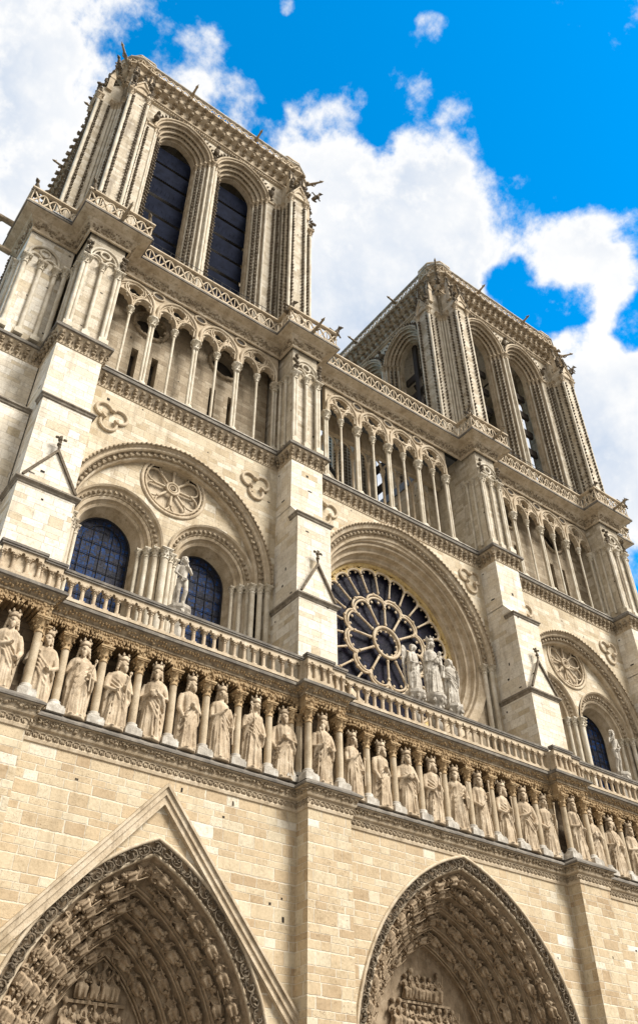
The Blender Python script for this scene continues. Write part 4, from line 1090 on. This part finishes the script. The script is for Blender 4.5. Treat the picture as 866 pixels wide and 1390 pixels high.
beastb = MB()
beastb.blob((0, -HW-.25, 61.9), (.22, .25, .35), 2, None, .1, True); beastb.blob((0, -HW-.45, 62.25), (.16, .2, .17), 2, None, .1, True)
for s in (-1, 1): beastb.blob((s*4.9, -HW-.25, 61.2), (.22, .25, .35), 2, None, .1, True); beastb.blob((s*4.9, -HW-.45, 61.5), (.16, .2, .17), 2, None, .1, True)
cr.add(beastb.v, beastb.f, False)
# mullion pier: front shaft cluster
for X, yy, r_ in ((0, -HW-.02, .14), (-.0, -HW-.18, .09)): ct.cyl(X, yy, ZT0+.3, ZCP-.4, r_, 10)
capital(mo, 0, -HW-.05, ZCP-.45, .6, .15, True, .26)
ME['orders'] = om.mesh('belfry_jambs'); ME['orders'].materials.append(M['mould'])
# string course at the capitals
sc_ = MB()
for a, b in ((-6.0, -OFF-W_OUT), (OFF+W_OUT, 6.0)): sc_.box(a, b, -HW-.12, -HW, ZCP-.05, ZCP+.12)
mo.add(sc_.v, sc_.f, False)
# corner buttress elements
bt = MB()
for s in (-1, 1):
    a, b = sorted((s*6.0, s*7.3)); bt.box(a, b, -HW-1.35, -HW+.2, ZT0, 61.6)
    # weathered head
    bt.add([(a, -HW-1.35, 61.6), (b, -HW-1.35, 61.6), (b, -HW, 63.6), (a, -HW, 63.6)], [(0, 1, 2, 3)])
    bt.add([(a, -HW-1.35, 61.6), (a, -HW, 63.6), (a, -HW, 61.6)], [(0, 1, 2)]); bt.add([(b, -HW-1.35, 61.6), (b, -HW, 63.6), (b, -HW, 61.6)], [(0, 1, 2)])
    for X in (s*6.0, s*7.3):
        sg_ = 1 if X > s*6.65 else -1
        for (dx, yy) in ((0, -HW-1.35), (0, -HW-.35)):
            ct.cyl(X+dx, yy, ZT0+.4, ZCP-.45, .12, 8); capital(mo, X+dx, yy, ZCP-.55, .75, .13, True, .24); ct.lathe([(.2, ZT0), (.2, ZT0+.35), (.12, ZT0+.5)], X+dx, yy, 8)
        crocket_line(cr, X-sg_*.20, -HW-1.33, ZT0+.6, ZCP-.5, 0, -1, .16, .36)
        crocket_line(cr, X-sg_*.02, -HW-1.13, ZT0+.6, ZCP-.5, sg_, 0, .15, .36)
        crocket_line(cr, X-sg_*.02, -HW-.58, ZT0+.6, ZCP-.5, sg_, 0, .14, .36)
    # inner-corner cluster
    for X, yy, r_ in ((s*5.78, -HW-.06, .12), (s*5.5, -HW-.02, .09)):
        ct.cyl(X, yy, ZT0+.4, ZCP-.4, r_, 8); capital(mo, X, yy, ZCP-.5, .65, r_, True, r_*1.9)
    crocket_line(cr, s*5.64, -HW-.06, ZT0+.6, ZCP-.5, 0, -1, .17, .36)
    crocket_line(cr, s*5.30, -HW+.0, ZT0+.6, ZCP-.5, 0, -1, .15, .36)
    # re-entrant angle cluster
    for X, yy in ((s*7.5, -HW-.12), (s*7.38, -HW-.3)):
        ct.cyl(X, yy, ZT0+.4, ZCP-.7, .10, 8); capital(mo, X, yy, ZCP-.9, .6, .11, True, .2)
    # twin gablets and pinnacle beasts on the buttress head
    for X in (s*6.65,):
        mo.add([(X-.75, -HW-1.5, ZCP+.3), (X+.75, -HW-1.5, ZCP+.3), (X, -HW-1.5, ZCP+1.9), (X-.75, -HW-1.2, ZCP+.3), (X+.75, -HW-1.2, ZCP+.3), (X, -HW-.4, ZCP+1.9)], [(0, 1, 2), (0, 2, 5, 3), (1, 4, 5, 2), (0, 3, 4, 1)])
        mo.tube([(X-.55*cos(pi*i/12), -HW-1.52, ZCP+.2+.8*sin(pi*i/12)) for i in range(13)], .09, 6)
        for t_ in (-1, 1):
            mo.tube([(X+t_*.78, -HW-1.55, ZCP+.3), (X, -HW-1.55, ZCP+1.95)], .07, 4, False, False)
            for q in range(5): cr.blob((X+t_*(.78-q*.16), -HW-1.55, ZCP+.45+q*.34), (.1, .1, .11), 1, None, .25)
        for q in range(6): cr.blob((X+rnd.uniform(-.05, .05), -HW-1.5, ZCP+2.0+q*.14), (.12, .12, .11), 1, None, .3)
    for X in (s*6.0, s*7.3):
        for q in range(7): cr.blob((X+rnd.uniform(-.08, .08), -HW-1.45+rnd.uniform(-.1, .1), ZCP+.5+q*.2), (.17-.012*q,)*3, 1, None, .35)
        cr.blob((X+(.12 if X > 0 else -.12), -HW-1.65, ZCP+1.3), (.12, .26, .13), 1, None, .2)
    # tier of little pinnacles between buttress head and cornice
    for X in (s*6.1, s*7.3):
        mo.lathe([(.28, ZCP+1.3), (.26, ZCP+2.9), (.34, ZCP+3.0), (.05, ZCP+4.6)], X, -HW-.95, 4, False, True, pi/4)
        for q in range(6):
            for dx in (-.2, .2): cr.blob((X+dx*(1-q*.13), -HW-1.2+q*.04, ZCP+3.0+q*.27), (.10, .10, .10), 1, None, .3)
        for q in range(5): cr.blob((X+rnd.uniform(-.1, .1), -HW-1.3+rnd.uniform(-.1, .1), ZCP+1.8+q*.25), (.17, .17, .17), 1, None, .35)
BT = [m_.mesh('belfry_buttress') for m_ in split_mb(bt, lambda x, y, z: x > 0)]
for m_ in BT: m_.materials.append(M['wall_high'])
ME['butt'], ME['butt2'] = BT
ME['shafts'] = ct.mesh('belfry_shafts'); ME['shafts'].materials.append(M['shaft'])
ME['mo'] = mo.mesh('belfry_mouldings'); ME['mo'].materials.append(M['mould'])
ME['cr'] = cr.mesh('crockets'); ME['cr'].materials.append(M['crock'])
# crown cornice
CW = HW+.1
P4 = [(-CW, CW), (-CW, -CW+.0), (CW, -CW), (CW, CW)]
oct_ = 1.45
def crown():
    # outline with octagonal bastions on the corners, clockwise seen from above so outward is right of travel
    pts = []; c = CW-.80; r_ = 1.35
    for k_ in range(4):
        a = -pi/2*0
        ang0 = [pi*1.25, pi*1.75, pi*.25, pi*.75][k_]; X = c*(1 if cos(ang0) > 0 else -1); Y = c*(1 if sin(ang0) > 0 else -1)
        for j in range(-2, 3): t = ang0+j*pi/4*.78; pts.append((X+r_*cos(t), Y+r_*sin(t)))
    return pts+[pts[0]]
PC = crown()
PS = [(-CW, -CW), (CW, -CW), (CW, CW), (-CW, CW), (-CW, -CW)]
ck = MB()
ck.sweep(PS, [(-.1, ZCR-.35), (.06, ZCR-.3), (.08, ZCR-.12), (.16, ZCR-.1), (.16, ZCR), (.02, ZCR+.06), (.02, ZCR+1.1), (.12, ZCR+1.5), (.3, ZCR+1.9)])
ck.sweep(PC, [(-.5, ZCR+1.0), (.0, ZCR+1.3), (.02, ZCR+1.95), (.2, ZCR+2.08), (.34, ZCR+2.1), (.34, ZCR+2.25), (.1, ZCR+2.35), (.0, ZCR+2.4), (.0, ZCR+2.55)])
for a_ in (1.25, 1.75, .25, .75):
    X = (CW-1.0)*(1 if cos(a_*pi) > 0 else -1); Y = (CW-1.0)*(1 if sin(a_*pi) > 0 else -1)
    ck.lathe([(1.42, ZCR+2.2), (1.42, ZCR+3.35), (1.62, ZCR+3.5), (1.62, ZCR+3.62), (1.5, ZCR+3.66)], X, Y, 8, False, True, pi/8)
    for q in range(8):
        t0 = pi/8+q*pi/4
        for f in (0, .25, .5, .75):
            ax, ay = X+1.5*cos(t0), Y+1.5*sin(t0); bx, by = X+1.5*cos(t0+pi/4), Y+1.5*sin(t0+pi/4); px, py = ax+(bx-ax)*f, ay+(by-ay)*f; qx, qy = ax+(bx-ax)*(f+.25), ay+(by-ay)*(f+.25)
            ck.tube([(px, py, ZCR+3.6), (qx, qy, ZCR+4.25)], .04, 4, False, False); ck.tube([(qx, qy, ZCR+3.6), (px, py, ZCR+4.25)], .04, 4, False, False)
    for q in range(8):
        t0 = pi/8+q*pi/4; ck.tube([(X+1.5*cos(t0), Y+1.5*sin(t0), ZCR+4.28), (X+1.5*cos(t0+pi/4), Y+1.5*sin(t0+pi/4), ZCR+4.28)], .09, 4, False, False)
c_top = MB(); c_top.add([(x, y, ZCR+2.36) for x, y in PC[:-1]], [tuple(range(len(PC)-1))])
ck.add(c_top.v, c_top.f)
ME['cornice'] = ck.mesh('crown_cornice'); ME['cornice'].materials.append(M['mould'])
cl = MB()
for (zz, oo, s_, PP) in ((ZCR+.55, .30, .15, PS), (ZCR+1.62, .25, .17, PC)):
    for p, t in along([(x, y, zz) for x, y in off_path(PP, 0)], .68, .34):
        n_ = Vector((t.y, -t.x, 0))
        for o_, dz, r_ in ((.03, -.36, .12), (.08+oo*.3, -.1, .15), (oo*.6+.12, .16, .19), (oo*.6+.30, .12, .17), (oo*.6+.38, -.06, .11)):
            q = p+n_*o_; cl.blob((q.x, q.y, q.z+dz), (r_*1.1, r_*1.1, r_), 1, None, .25)
ME['cl'] = cl.mesh('crown_crockets'); ME['cl'].materials.append(M['carve'])
dn = MB()
for p, t in along([(x, y, ZCR-.2) for x, y in off_path(PS, .1)], .17): dn.blob(tuple(p), .06, 0)
ME['dn'] = dn.mesh('bead_course'); ME['dn'].materials.append(M['carve'])
lm = MB()
for s in (-1, 1):
    wx = s*OFF
    for q in range(8):
        z1 = ZT0+.9+q*2.12+rnd.uniform(-.08, .08); yt = -HW+1.5; yb_ = yt+.14+.03*(q % 3); h_ = 1.36
        x0_, x1_ = wx-1.75, wx+1.75; sag = rnd.uniform(-.07, .07)
        lm.add([(x0_, yb_, z1-sag), (x1_, yb_, z1+sag), (x1_, yt, z1+h_), (x0_, yt, z1+h_), (x0_, yb_+.06, z1-sag), (x1_, yb_+.06, z1+sag), (x1_, yt+.06, z1+h_), (x0_, yt+.06, z1+h_)],
               [(0, 1, 2, 3), (4, 5, 6, 7), (0, 4, 5, 1), (2, 3, 7, 6)])
        for i in range(22):
            X = x0_+(i+.5)*3.5/22; dz = sag*(2*(i+.5)/22-1)
            lm.add([(X-.08, yb_-.012, z1+.03+dz), (X+.08, yb_-.012, z1+.03+dz), (X+.065, yb_-.0, z1-.12+dz), (X, yb_+.0, z1-.2+dz), (X-.065, yb_, z1-.12+dz)], [(0, 1, 2, 3, 4)])
            if i % 2: lm.box(X-.085, X-.07, yt-.01+.1, yt+.1, z1+.3, z1+.9)
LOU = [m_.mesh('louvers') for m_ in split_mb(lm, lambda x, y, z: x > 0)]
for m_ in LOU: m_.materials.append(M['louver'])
tb = MB()
for s in (-1, 1):
    for q in range(7): tb.box(s*OFF-1.8, s*OFF+1.8, -HW+1.9, -HW+2.15, ZT0+.8+q*2.3, ZT0+1.5+q*2.3)
    tb.box(s*OFF-.35, s*OFF+.1, -HW+1.6, -HW+1.9, ZT0, 62.4)
    tb.tube([(s*OFF-1.5, -HW+2.7, ZT0), (s*OFF+1.5, -HW+2.7, ZT0+8)], .16, 4); tb.tube([(s*OFF+1.5, -HW+2.7, ZT0+6), (s*OFF-1.5, -HW+2.7, ZT0+15)], .16, 4)
TIM = [m_.mesh('bell_frame') for m_ in split_mb(tb, lambda x, y, z: x > 0)]
for m_ in TIM: m_.materials.append(M['timber'])

for side in (-1, 1):
    cx = side*15.05; cyt = 2.7+HW
    core = MB()
    core.box(-HW+.3, HW-.3, -HW+.3, HW-.3, ZCR+.2, ZCR+2.3)     # belfry vault / roof
    for a in (-1, 1):
        for b in (-1, 1):
            xa, xb = sorted((a*(HW-.02), a*(OFF+W_OUT+.1))); ya, yb2 = sorted((b*(HW-.02), b*(OFF+W_OUT+.1))); core.box(xa, xb, ya, yb2, ZT0, ZCR+.3)
    tw = build('bell_tower', core, M['wall_high'], cath, (cx, cyt, 0))
    tw['label'] = 'left bell tower with blue-grey louvers in its openings' if side < 0 else 'right bell tower with sky showing through its openings'
    for k_ in range(4):
        for key, nm in (('wall', 'belfry_wall'), ('orders', 'belfry_jambs'), ('butt', 'belfry_buttress'), ('butt2', 'belfry_buttress'), ('shafts', 'belfry_shafts'), ('mo', 'belfry_mouldings'), ('cr', 'crockets')):
            if k_ == 2 and key in ('cr', 'mo'): continue
            o = link(nm, ME[key], None, tw); o.rotation_euler = (0, 0, k_*pi/2)
        if k_ in (0, 3):
            for m_ in (LOU if side < 0 else TIM): o = link('louvers' if side < 0 else 'bell_frame', m_, None, tw); o.rotation_euler = (0, 0, k_*pi/2)
    if side < 0:
        v_ = MB(); v_.box(-4.6, 4.6, -4.6, 4.6, ZT0, ZCR); build('belfry_chamber', v_, M['void'], tw)  # dark box stands in for the unlit depth behind the louvers
    link('crown_cornice', ME['cornice'], None, tw); link('crown_crockets', ME['cl'], None, tw); link('bead_course', ME['dn'], None, tw)
    pr = pierced(PC, ZCR+2.5, 1.15, .6, M['mould'], 'crown_parapet', tw, -.02, M['grey'])
    for a, b in ((-2.9, 0), (2.9, 0), (-2.9, 3), (2.9, 3), (-2.9, 1), (2.9, 1)):
        X, Y = a, -CW-.25
        for _ in range(b): X, Y = -Y, X
        garg(X, Y, ZCR+2.9, b*pi/2, tw, .85)
    for a in (pi*1.25, pi*1.75, pi*.25, pi*.75):
        X = (HW+1.0)*(1 if cos(a) > 0 else -1); Y = (HW+1.0)*(1 if sin(a) > 0 else -1)
        o = garg(X*.95, Y*.95, ZCR+1.9, a+pi/2, tw, .8)
        beast(X*1.0, Y*1.0, ZCR-.6, a+pi/2, tw, .8)
# stair turret cap on the south tower
tt = MB(); tt.lathe([(1.4, 66.0), (1.4, 68.4), (1.6, 68.5), (.9, 69.6), (.2, 70.6), (.05, 70.8)], 21.2, 4.3, 8, False)
for q in range(4): tt.blob((21.2, 4.3, 70.8+q*.14), (.16-.02*q, .16-.02*q, .1), 1, None, .2)
build('stair_turret', tt, M['mould'], cath)
# safety rail on the terrace
rl = MB()
for X0, X1 in ((-19.6, -9.6), (9.6, 20.2)):
    n = int((X1-X0)/.6)
    for i in range(n+1):
        X = X0+i*.6; rl.tube([(X, 1.95, 43.98), (X, 1.95, 46.3)], .018, 4)
    for zz in (45.5, 45.9, 46.3): rl.tube([(X0, 1.95, zz), (X1, 1.95, zz)], .018, 4)
build_split('safety_railing', rl, M['iron'], cath, lambda x, y, z: x > 0)

# ================================================================ statues
def head(b, x, y, z, s=1., beard=True, crown=True, hair=1., turn=0.):
    ct_, st_ = cos(turn), sin(turn)
    def P(dx, dy, dz): return (x+(dx*ct_-dy*st_)*s, y+(dx*st_+dy*ct_)*s, z+dz*s)
    b.blob(P(0, 0, 0), (.145*s, .175*s, .215*s), 2)
    b.blob(P(0, -.17, -.01), (.03*s, .05*s, .06*s), 1); b.blob(P(0, -.135, .055), (.11*s, .05*s, .022*s), 1)
    for q in (-1, 1):
        b.blob(P(q*.055, -.15, .02), (.025*s, .02*s, .015*s), 1); b.blob(P(q*.08, -.11, -.05), (.05*s, .05*s, .05*s), 1)
        for k_ in range(4): b.blob(P(q*(.15+.012*k_), .03+.01*k_, .07-k_*.1*hair), (.055*s, .09*s, .075*s), 1)
    b.blob(P(0, .06, .04), (.17*s, .15*s, .20*s), 2); b.blob(P(0, -.16, -.085), (.045*s, .02*s, .012*s), 1)
    if beard:
        b.blob(P(0, -.12, -.16), (.095*s, .085*s, .12*s), 2); b.tube([P(0, -.14, -.16), P(0, -.17, -.33)], [.075*s, .03*s], 6)
    b.tube([P(0, .02, -.12), (x, y+.02*s, z-.34*s)], [.085*s, .11*s], 8)
def crown_mesh(x, y, z, s=1.):
    b = MB(); b.lathe([(.16*s, z), (.185*s, z+.02*s), (.185*s, z+.07*s), (.17*s, z+.09*s), (.185*s, z+.16*s), (.15*s, z+.16*s), (.14*s, z+.0)], x, y, 16)
    for i in range(6):
        a = 2*pi*i/6; X, Y = x+.18*s*cos(a), y+.18*s*sin(a)
        b.blob((X, Y, z+.2*s), (.045*s, .045*s, .06*s), 1); b.blob((X*1.0, Y, z+.26*s), (.03*s, .03*s, .04*s), 0)
    return b
def hand(b, p, d=(0, -1, 0), s=1., curl=1):
    p = Vector(p); d = Vector(d).normalized(); sidev = d.cross(Vector((0, 0, 1)))
    if sidev.length < .1: sidev = Vector((1, 0, 0))
    sidev.normalize(); dn_ = sidev.cross(d)
    b.blob(tuple(p), (.06*s, .06*s, .06*s), 1)
    for i in range(4):
        a = p+sidev*(i-1.5)*.032*s+d*.04*s; L = (.085, .1, .095, .075)[i]*s
        b.tube([tuple(a), tuple(a+d*L*.6), tuple(a+d*L*.9+dn_*L*.5*curl)], [.019*s, .018*s, .014*s], 5)
    b.tube([tuple(p-sidev*.05*s), tuple(p-sidev*.09*s+d*.07*s)], [.02*s, .016*s], 5)
def robed(v, beard=True, amp=1., crown=True, turn=0., lean=0.):
    """standing robed figure about 3 m tall, feet at origin, facing -Y"""
    r = random.Random(100+v); b = MB()
    sway = r.uniform(-.05, .05); nf = r.choice((9, 10, 11, 12, 13)); w = r.uniform(.94, 1.06)
    rg = []
    for z, rx, ry, fa in ((.10, .40, .30, .16), (.35, .37, .28, .15), (.8, .345, .265, .12), (1.2, .335, .26, .09), (1.5, .315, .24, .06), (1.72, .30, .225, .045), (1.95, .33, .235, .035), (2.15, .36, .235, .025), (2.28, .33, .2, .015), (2.37, .2, .14, 0), (2.42, .12, .11, 0)):
        rg.append((z, sway*sin(z*1.3)+lean*z*.03, -.03*sin(z*1.2), rx*w, ry*w, fa))
    ring_body(b, rg, nf, 66, amp, r.uniform(0, 6), r.uniform(-.5, .5))
    # deep vertical folds in front
    for q in range(7):
        x = -.27+q*.09+r.uniform(-.02, .02); zt = r.uniform(1.0, 1.45)
        b.tube([(x*1.15, -.25, .08), (x, -.27, .7), (x*.85, -.25, zt)], [.04, .035, .015], 6)
    sd_ = r.choice((-1, 1))
    # mantle swept across the body
    for q in range(4):
        zz = 1.95-q*.17
        b.tube([(sd_*.33, -.05, zz+.25), (sd_*.1, -.24-.02*q, zz-.05), (-sd_*.2, -.27, zz-.42-.06*q), (-sd_*.37, -.08, zz-.72-.08*q)], [.04, .045, .045, .03], 6)
    # cloak falling behind the arms
    for s in (-1, 1):
        ring_body(b, [(.25+.2*(s == sd_), s*.33, .06, .10, .12, .2), (1.0, s*.36, .06, .11, .14, .15), (1.8, s*.36, .03, .10, .14, .1), (2.2, s*.30, 0, .09, .11, 0)], 5, 24, 1, v)
    # arms
    pose = v % 6
    hands = {0: ((-.12, -.36, 1.62), (.2, -.34, 1.45)), 1: ((-.2, -.36, 1.95), (.22, -.33, 1.35)), 2: ((.02, -.36, 1.7), (.33, -.25, 1.2)),
             3: ((-.3, -.3, 1.25), (.1, -.38, 1.9)), 4: ((-.14, -.38, 1.75), (.12, -.38, 1.72)), 5: ((-.24, -.36, 1.55), (.26, -.36, 1.9))}[pose]
    for s, h in zip((-1, 1), hands):
        el = (s*.46, -.10, 1.55+.25*(h[2]-1.2)*.5)
        b.tube([(s*.31, 0, 2.2), (s*.40, -.03, 1.95), el, ((el[0]+h[0])/2, (el[1]+h[1])/2-.02, (el[2]+h[2])/2-.02), h], [.115, .11, .10, .085, .06], 8)
        # hanging sleeve
        b.tube([((el[0]+h[0])/2, (el[1]+h[1])/2, (el[2]+h[2])/2-.02), (el[0]*.9, el[1]-.03, el[2]-.28), (el[0]*.92, el[1]-.02, el[2]-.5)], [.09, .07, .025], 6)
        hand(b, h, (-s*.6, -.4, .5), 1.15)
    if pose in (4,): b.blob((0, -.42, 1.72), (.13, .05, .17), 1)
    head(b, lean*.07, -.08, 2.68, 1.06, beard, crown, 1., turn)
    for s in (-1, 1): b.blob((s*.15, -.32, .08), (.075, .15, .06), 2)
    b.lathe([(.44, -.02), (.44, .07)], 0, -.02, 8, False, True, pi/8)
    return remesh(b, .021, 'body'), hands, pose
KINGS = []
for v in range(9):
    me, hands, pose = robed(v, v % 4 != 3, 1.5, True, (-.4, .3, -.15, .45, 0, .2, -.5, .15, -.3)[v], (-.5, .5, 0, 1)[v % 4])
    me.materials.append(M['king']); lean = (-.5, .5, 0, 1)[v % 4]
    c = crown_mesh(lean*.07, -.05, 2.84, 1.04).mesh('crown'); c.materials.append(M['king'])
    sp_m = MB(); h = hands[0] if pose in (0, 1, 3, 5) else hands[1]
    sg = -1 if pose in (0, 1, 3, 5) else 1
    sp_m.tube([(h[0]*1.1, h[1]-.04, h[2]-.55), (h[0], h[1]-.07, h[2]), (h[0]+sg*.12, h[1]+.02, h[2]+.62)], .028, 6); sp_m.blob((h[0]+sg*.125, h[1]+.02, h[2]+.68), (.06, .06, .09), 1)
    sm_me = sp_m.mesh('sceptre'); sm_me.materials.append(M['king'])
    KINGS.append((me, c, sm_me if pose not in (4, 2) else None, pose, v % 4 != 3))
POSE = {0: 'holding a short sceptre across the waist', 1: 'raising a sceptre to the shoulder', 2: 'with one hand at the belt', 3: 'with a long sceptre held low', 4: 'clasping a book to the chest', 5: 'with both forearms lifted'}
ORD = ['first', 'second', 'third', 'fourth', 'fifth', 'sixth', 'seventh', 'eighth', 'ninth']
def king(x, y, v, where, rz):
    me, c, s, pose, bd = KINGS[v]
    t = thing('king_statue', ('bearded' if bd else 'clean-shaven')+' stone king '+POSE[pose]+', '+where, 'statue', (x, y, ZK), 'stone kings standing in the gallery', rz)
    link('body', me, None, t); link('crown', c, None, t)
    if s: link('sceptre', s, None, t)
    t.scale = (rnd.choice((-1, 1))*rnd.uniform(1.0, 1.14), 1.08, rnd.uniform(.97, 1.02)); return t
seq = [0, 1, 3, 2, 5, 4, 6, 7, 8]; kk = 0
for i, x in enumerate(kA): king(x, .16, (i*4+1) % 9, ORD[i]+' from left, left bay', rnd.uniform(-.5, .25))
for i, x in enumerate(kC): king(x, .16, (i*5+3) % 9, ORD[i]+' from left, middle bay', rnd.uniform(-.5, .25))
for i, x in enumerate(kB): king(x, .16, (i*2+4) % 9, ORD[i]+' from left, right bay', rnd.uniform(-.5, .25))
for i, (x0, x1) in enumerate(((B1L, B1R), (B2L, B2R), (-B2R, -B2L), (-B1R, -B1L))):
    king((x0+x1)/2-.03, -.32, (2, 6, 0, 5)[i], 'on the '+ORD[i]+' buttress from left', rnd.uniform(-.2, .1))
# Virgin group before the rose, Adam and Eve before the side windows
def pedestal(b, z0, z1, r):
    b.lathe([(r*.7, z0), (r*.75, z0+.2), (r*.6, z0+.35), (r*.62, z1-.55), (r*.9, z1-.35), (r*1.15, z1-.15), (r*1.15, z1)], 0, 0, 8, False)
    for i in range(8): a = 2*pi*i/8; b.blob((r*.95*cos(a), r*.95*sin(a), z1-.35), (.1, .1, .14), 1, None, .3)
def scaled(me, s, nm):
    m = me.copy(); m.transform(Matrix.Scale(s, 4)); m.name = nm; m.materials.clear(); m.materials.append(M['pale']); return m
vm_, _, _ = robed(22, False, 1., False, .25, 0)
t = thing('virgin_statue', 'tall crowned stone woman holding a child, in front of the rose window', 'statue', (0, .68, ZG+.05))
link('body', scaled(vm_, 1.08, 'body'), None, t, (0, 0, 2.45)); b = MB(); pedestal(b, 0, 2.47, .5); build('pedestal', b, M['pale'], t)
c = crown_mesh(0, -.04, 3.08, 1.1); build('crown', c, M['pale'], t, (0, 0, 2.45))
b = MB(); ring_body(b, [(0, 0, 0, .13, .1, .1), (.3, 0, 0, .12, .1, .05), (.5, 0, 0, .13, .1, 0), (.58, 0, 0, .06, .05, 0)], 6, 20); b.blob((0, -.02, .68), (.1, .11, .13), 2)
for s in (-1, 1): b.tube([(s*.12, 0, .5), (s*.2, -.12, .4), (s*.1, -.2, .5)], .045, 6); b.tube([(s*.07, 0, .02), (s*.08, -.15, -.1), (s*.07, -.12, -.35)], [.07, .06, .04], 6)
cme = remesh(b, .025, 'child'); cme.materials.append(M['pale']); link('child', cme, None, t, (.34, -.28, 2.45+1.75))
def wings(s_):
    b = MB()
    for s in (-1, 1):
        pts = []
        for i in range(10):
            f = i/9; pts.append((s*(.12+.42*sin(pi*f)**.7), .26+.1*f, 2.35+.35*sin(pi*min(1, f*1.6))-1.9*f*f))
        for i in range(9):
            b.tube([pts[i], pts[i+1]], [.11-.008*i, .10-.008*i], 6, sy=.5)
            b.tube([pts[i], (s*(.15+.12*i/9), .30, pts[i][2]-.75+.02*i)], [.08, .03], 5)
            b.tube([pts[i], (s*(.32), .30, pts[i][2]-.6+.02*i)], [.07, .03], 5)
    return remesh(b, .03, 'wings')
WG = wings(1); WG.materials.append(M['pale'])
for i, (x, rz, lab) in enumerate(((-1.25, .35, 'stone angel with tall wings left of the virgin statue'), (1.25, -.3, 'stone angel with wings right of the virgin statue'))):
    am, _, _ = robed(30+i*5, False, 1., False, -.3 if i else .3, 0)
    t = thing('angel_statue', lab, 'statue', (x, .72, ZG+.05), 'angels flanking the virgin', rz)
    link('body', scaled(am, .93, 'body'), None, t, (0, 0, 2.3)); o = link('wings', WG, None, t, (0, 0, 2.3)); o.scale = (.98,)*3; b = MB(); pedestal(b, 0, 2.32, .46); build('pedestal', b, M['pale'], t)
def nude(v):
    b = MB(); s0 = -1 if v else 1
    b.tube([(0, 0, 1.45), (0, -.02, 1.62), (0, -.03, 1.85), (0, -.02, 2.08), (0, 0, 2.22)], [.19, .165, .20, .235, .13], 12, sy=.68)
    for s in (-1, 1):
        k_ = .12 if s == s0 else 0
        b.tube([(s*.11, 0, 1.48), (s*.15, -.03-k_, .85), (s*.13, .03, .45), (s*.13, 0, .08)], [.155, .105, .095, .055], 10); b.blob((s*.14, -.1, .05), (.06, .15, .05), 2)
    b.tube([(s0*.24, 0, 2.16), (s0*.36, -.05, 1.85), (s0*.12, -.24, 2.05), (s0*.06, -.2, 2.28)], [.085, .07, .055, .04], 8); hand(b, (s0*.05, -.2, 2.32), (0, -.2, 1))
    b.tube([(-s0*.24, 0, 2.16), (-s0*.34, 0, 1.8), (-s0*.22, -.2, 1.55), (-s0*.04, -.24, 1.45)], [.085, .07, .055, .04], 8); hand(b, (0, -.25, 1.43), (s0, 0, -.2))
    head(b, 0, -.04, 2.52, .9, v == 0, False, 1.3, .2); 
    for q in range(6): b.blob((.03*q-.07, -.24, 1.42-.03*(q % 2)), (.07, .04, .09), 1)
    b.tube([(-.2*s0, .12, 0), (-.22*s0, .15, .7), (-.2*s0, .12, 1.2)], [.12, .09, .06], 6)
    b.lathe([(.36, -.02), (.36, .06)], 0, 0, 8, False)
    return remesh(b, .022, 'body')
for v, x, nm, lab in ((0, -14.36, 'adam_statue', 'nude stone man on a pedestal before the left bay window'), (1, 14.36, 'eve_statue', 'nude stone woman on a pedestal before the right bay window')):
    me = nude(v); me.materials.append(M['pale'])
    t = thing(nm, lab, 'statue', (x, .8, ZG+.05), None, -.15); link('body', me, None, t, (0, 0, 2.1)); b = MB(); pedestal(b, 0, 2.12, .46); build('pedestal', b, M['pale'], t)
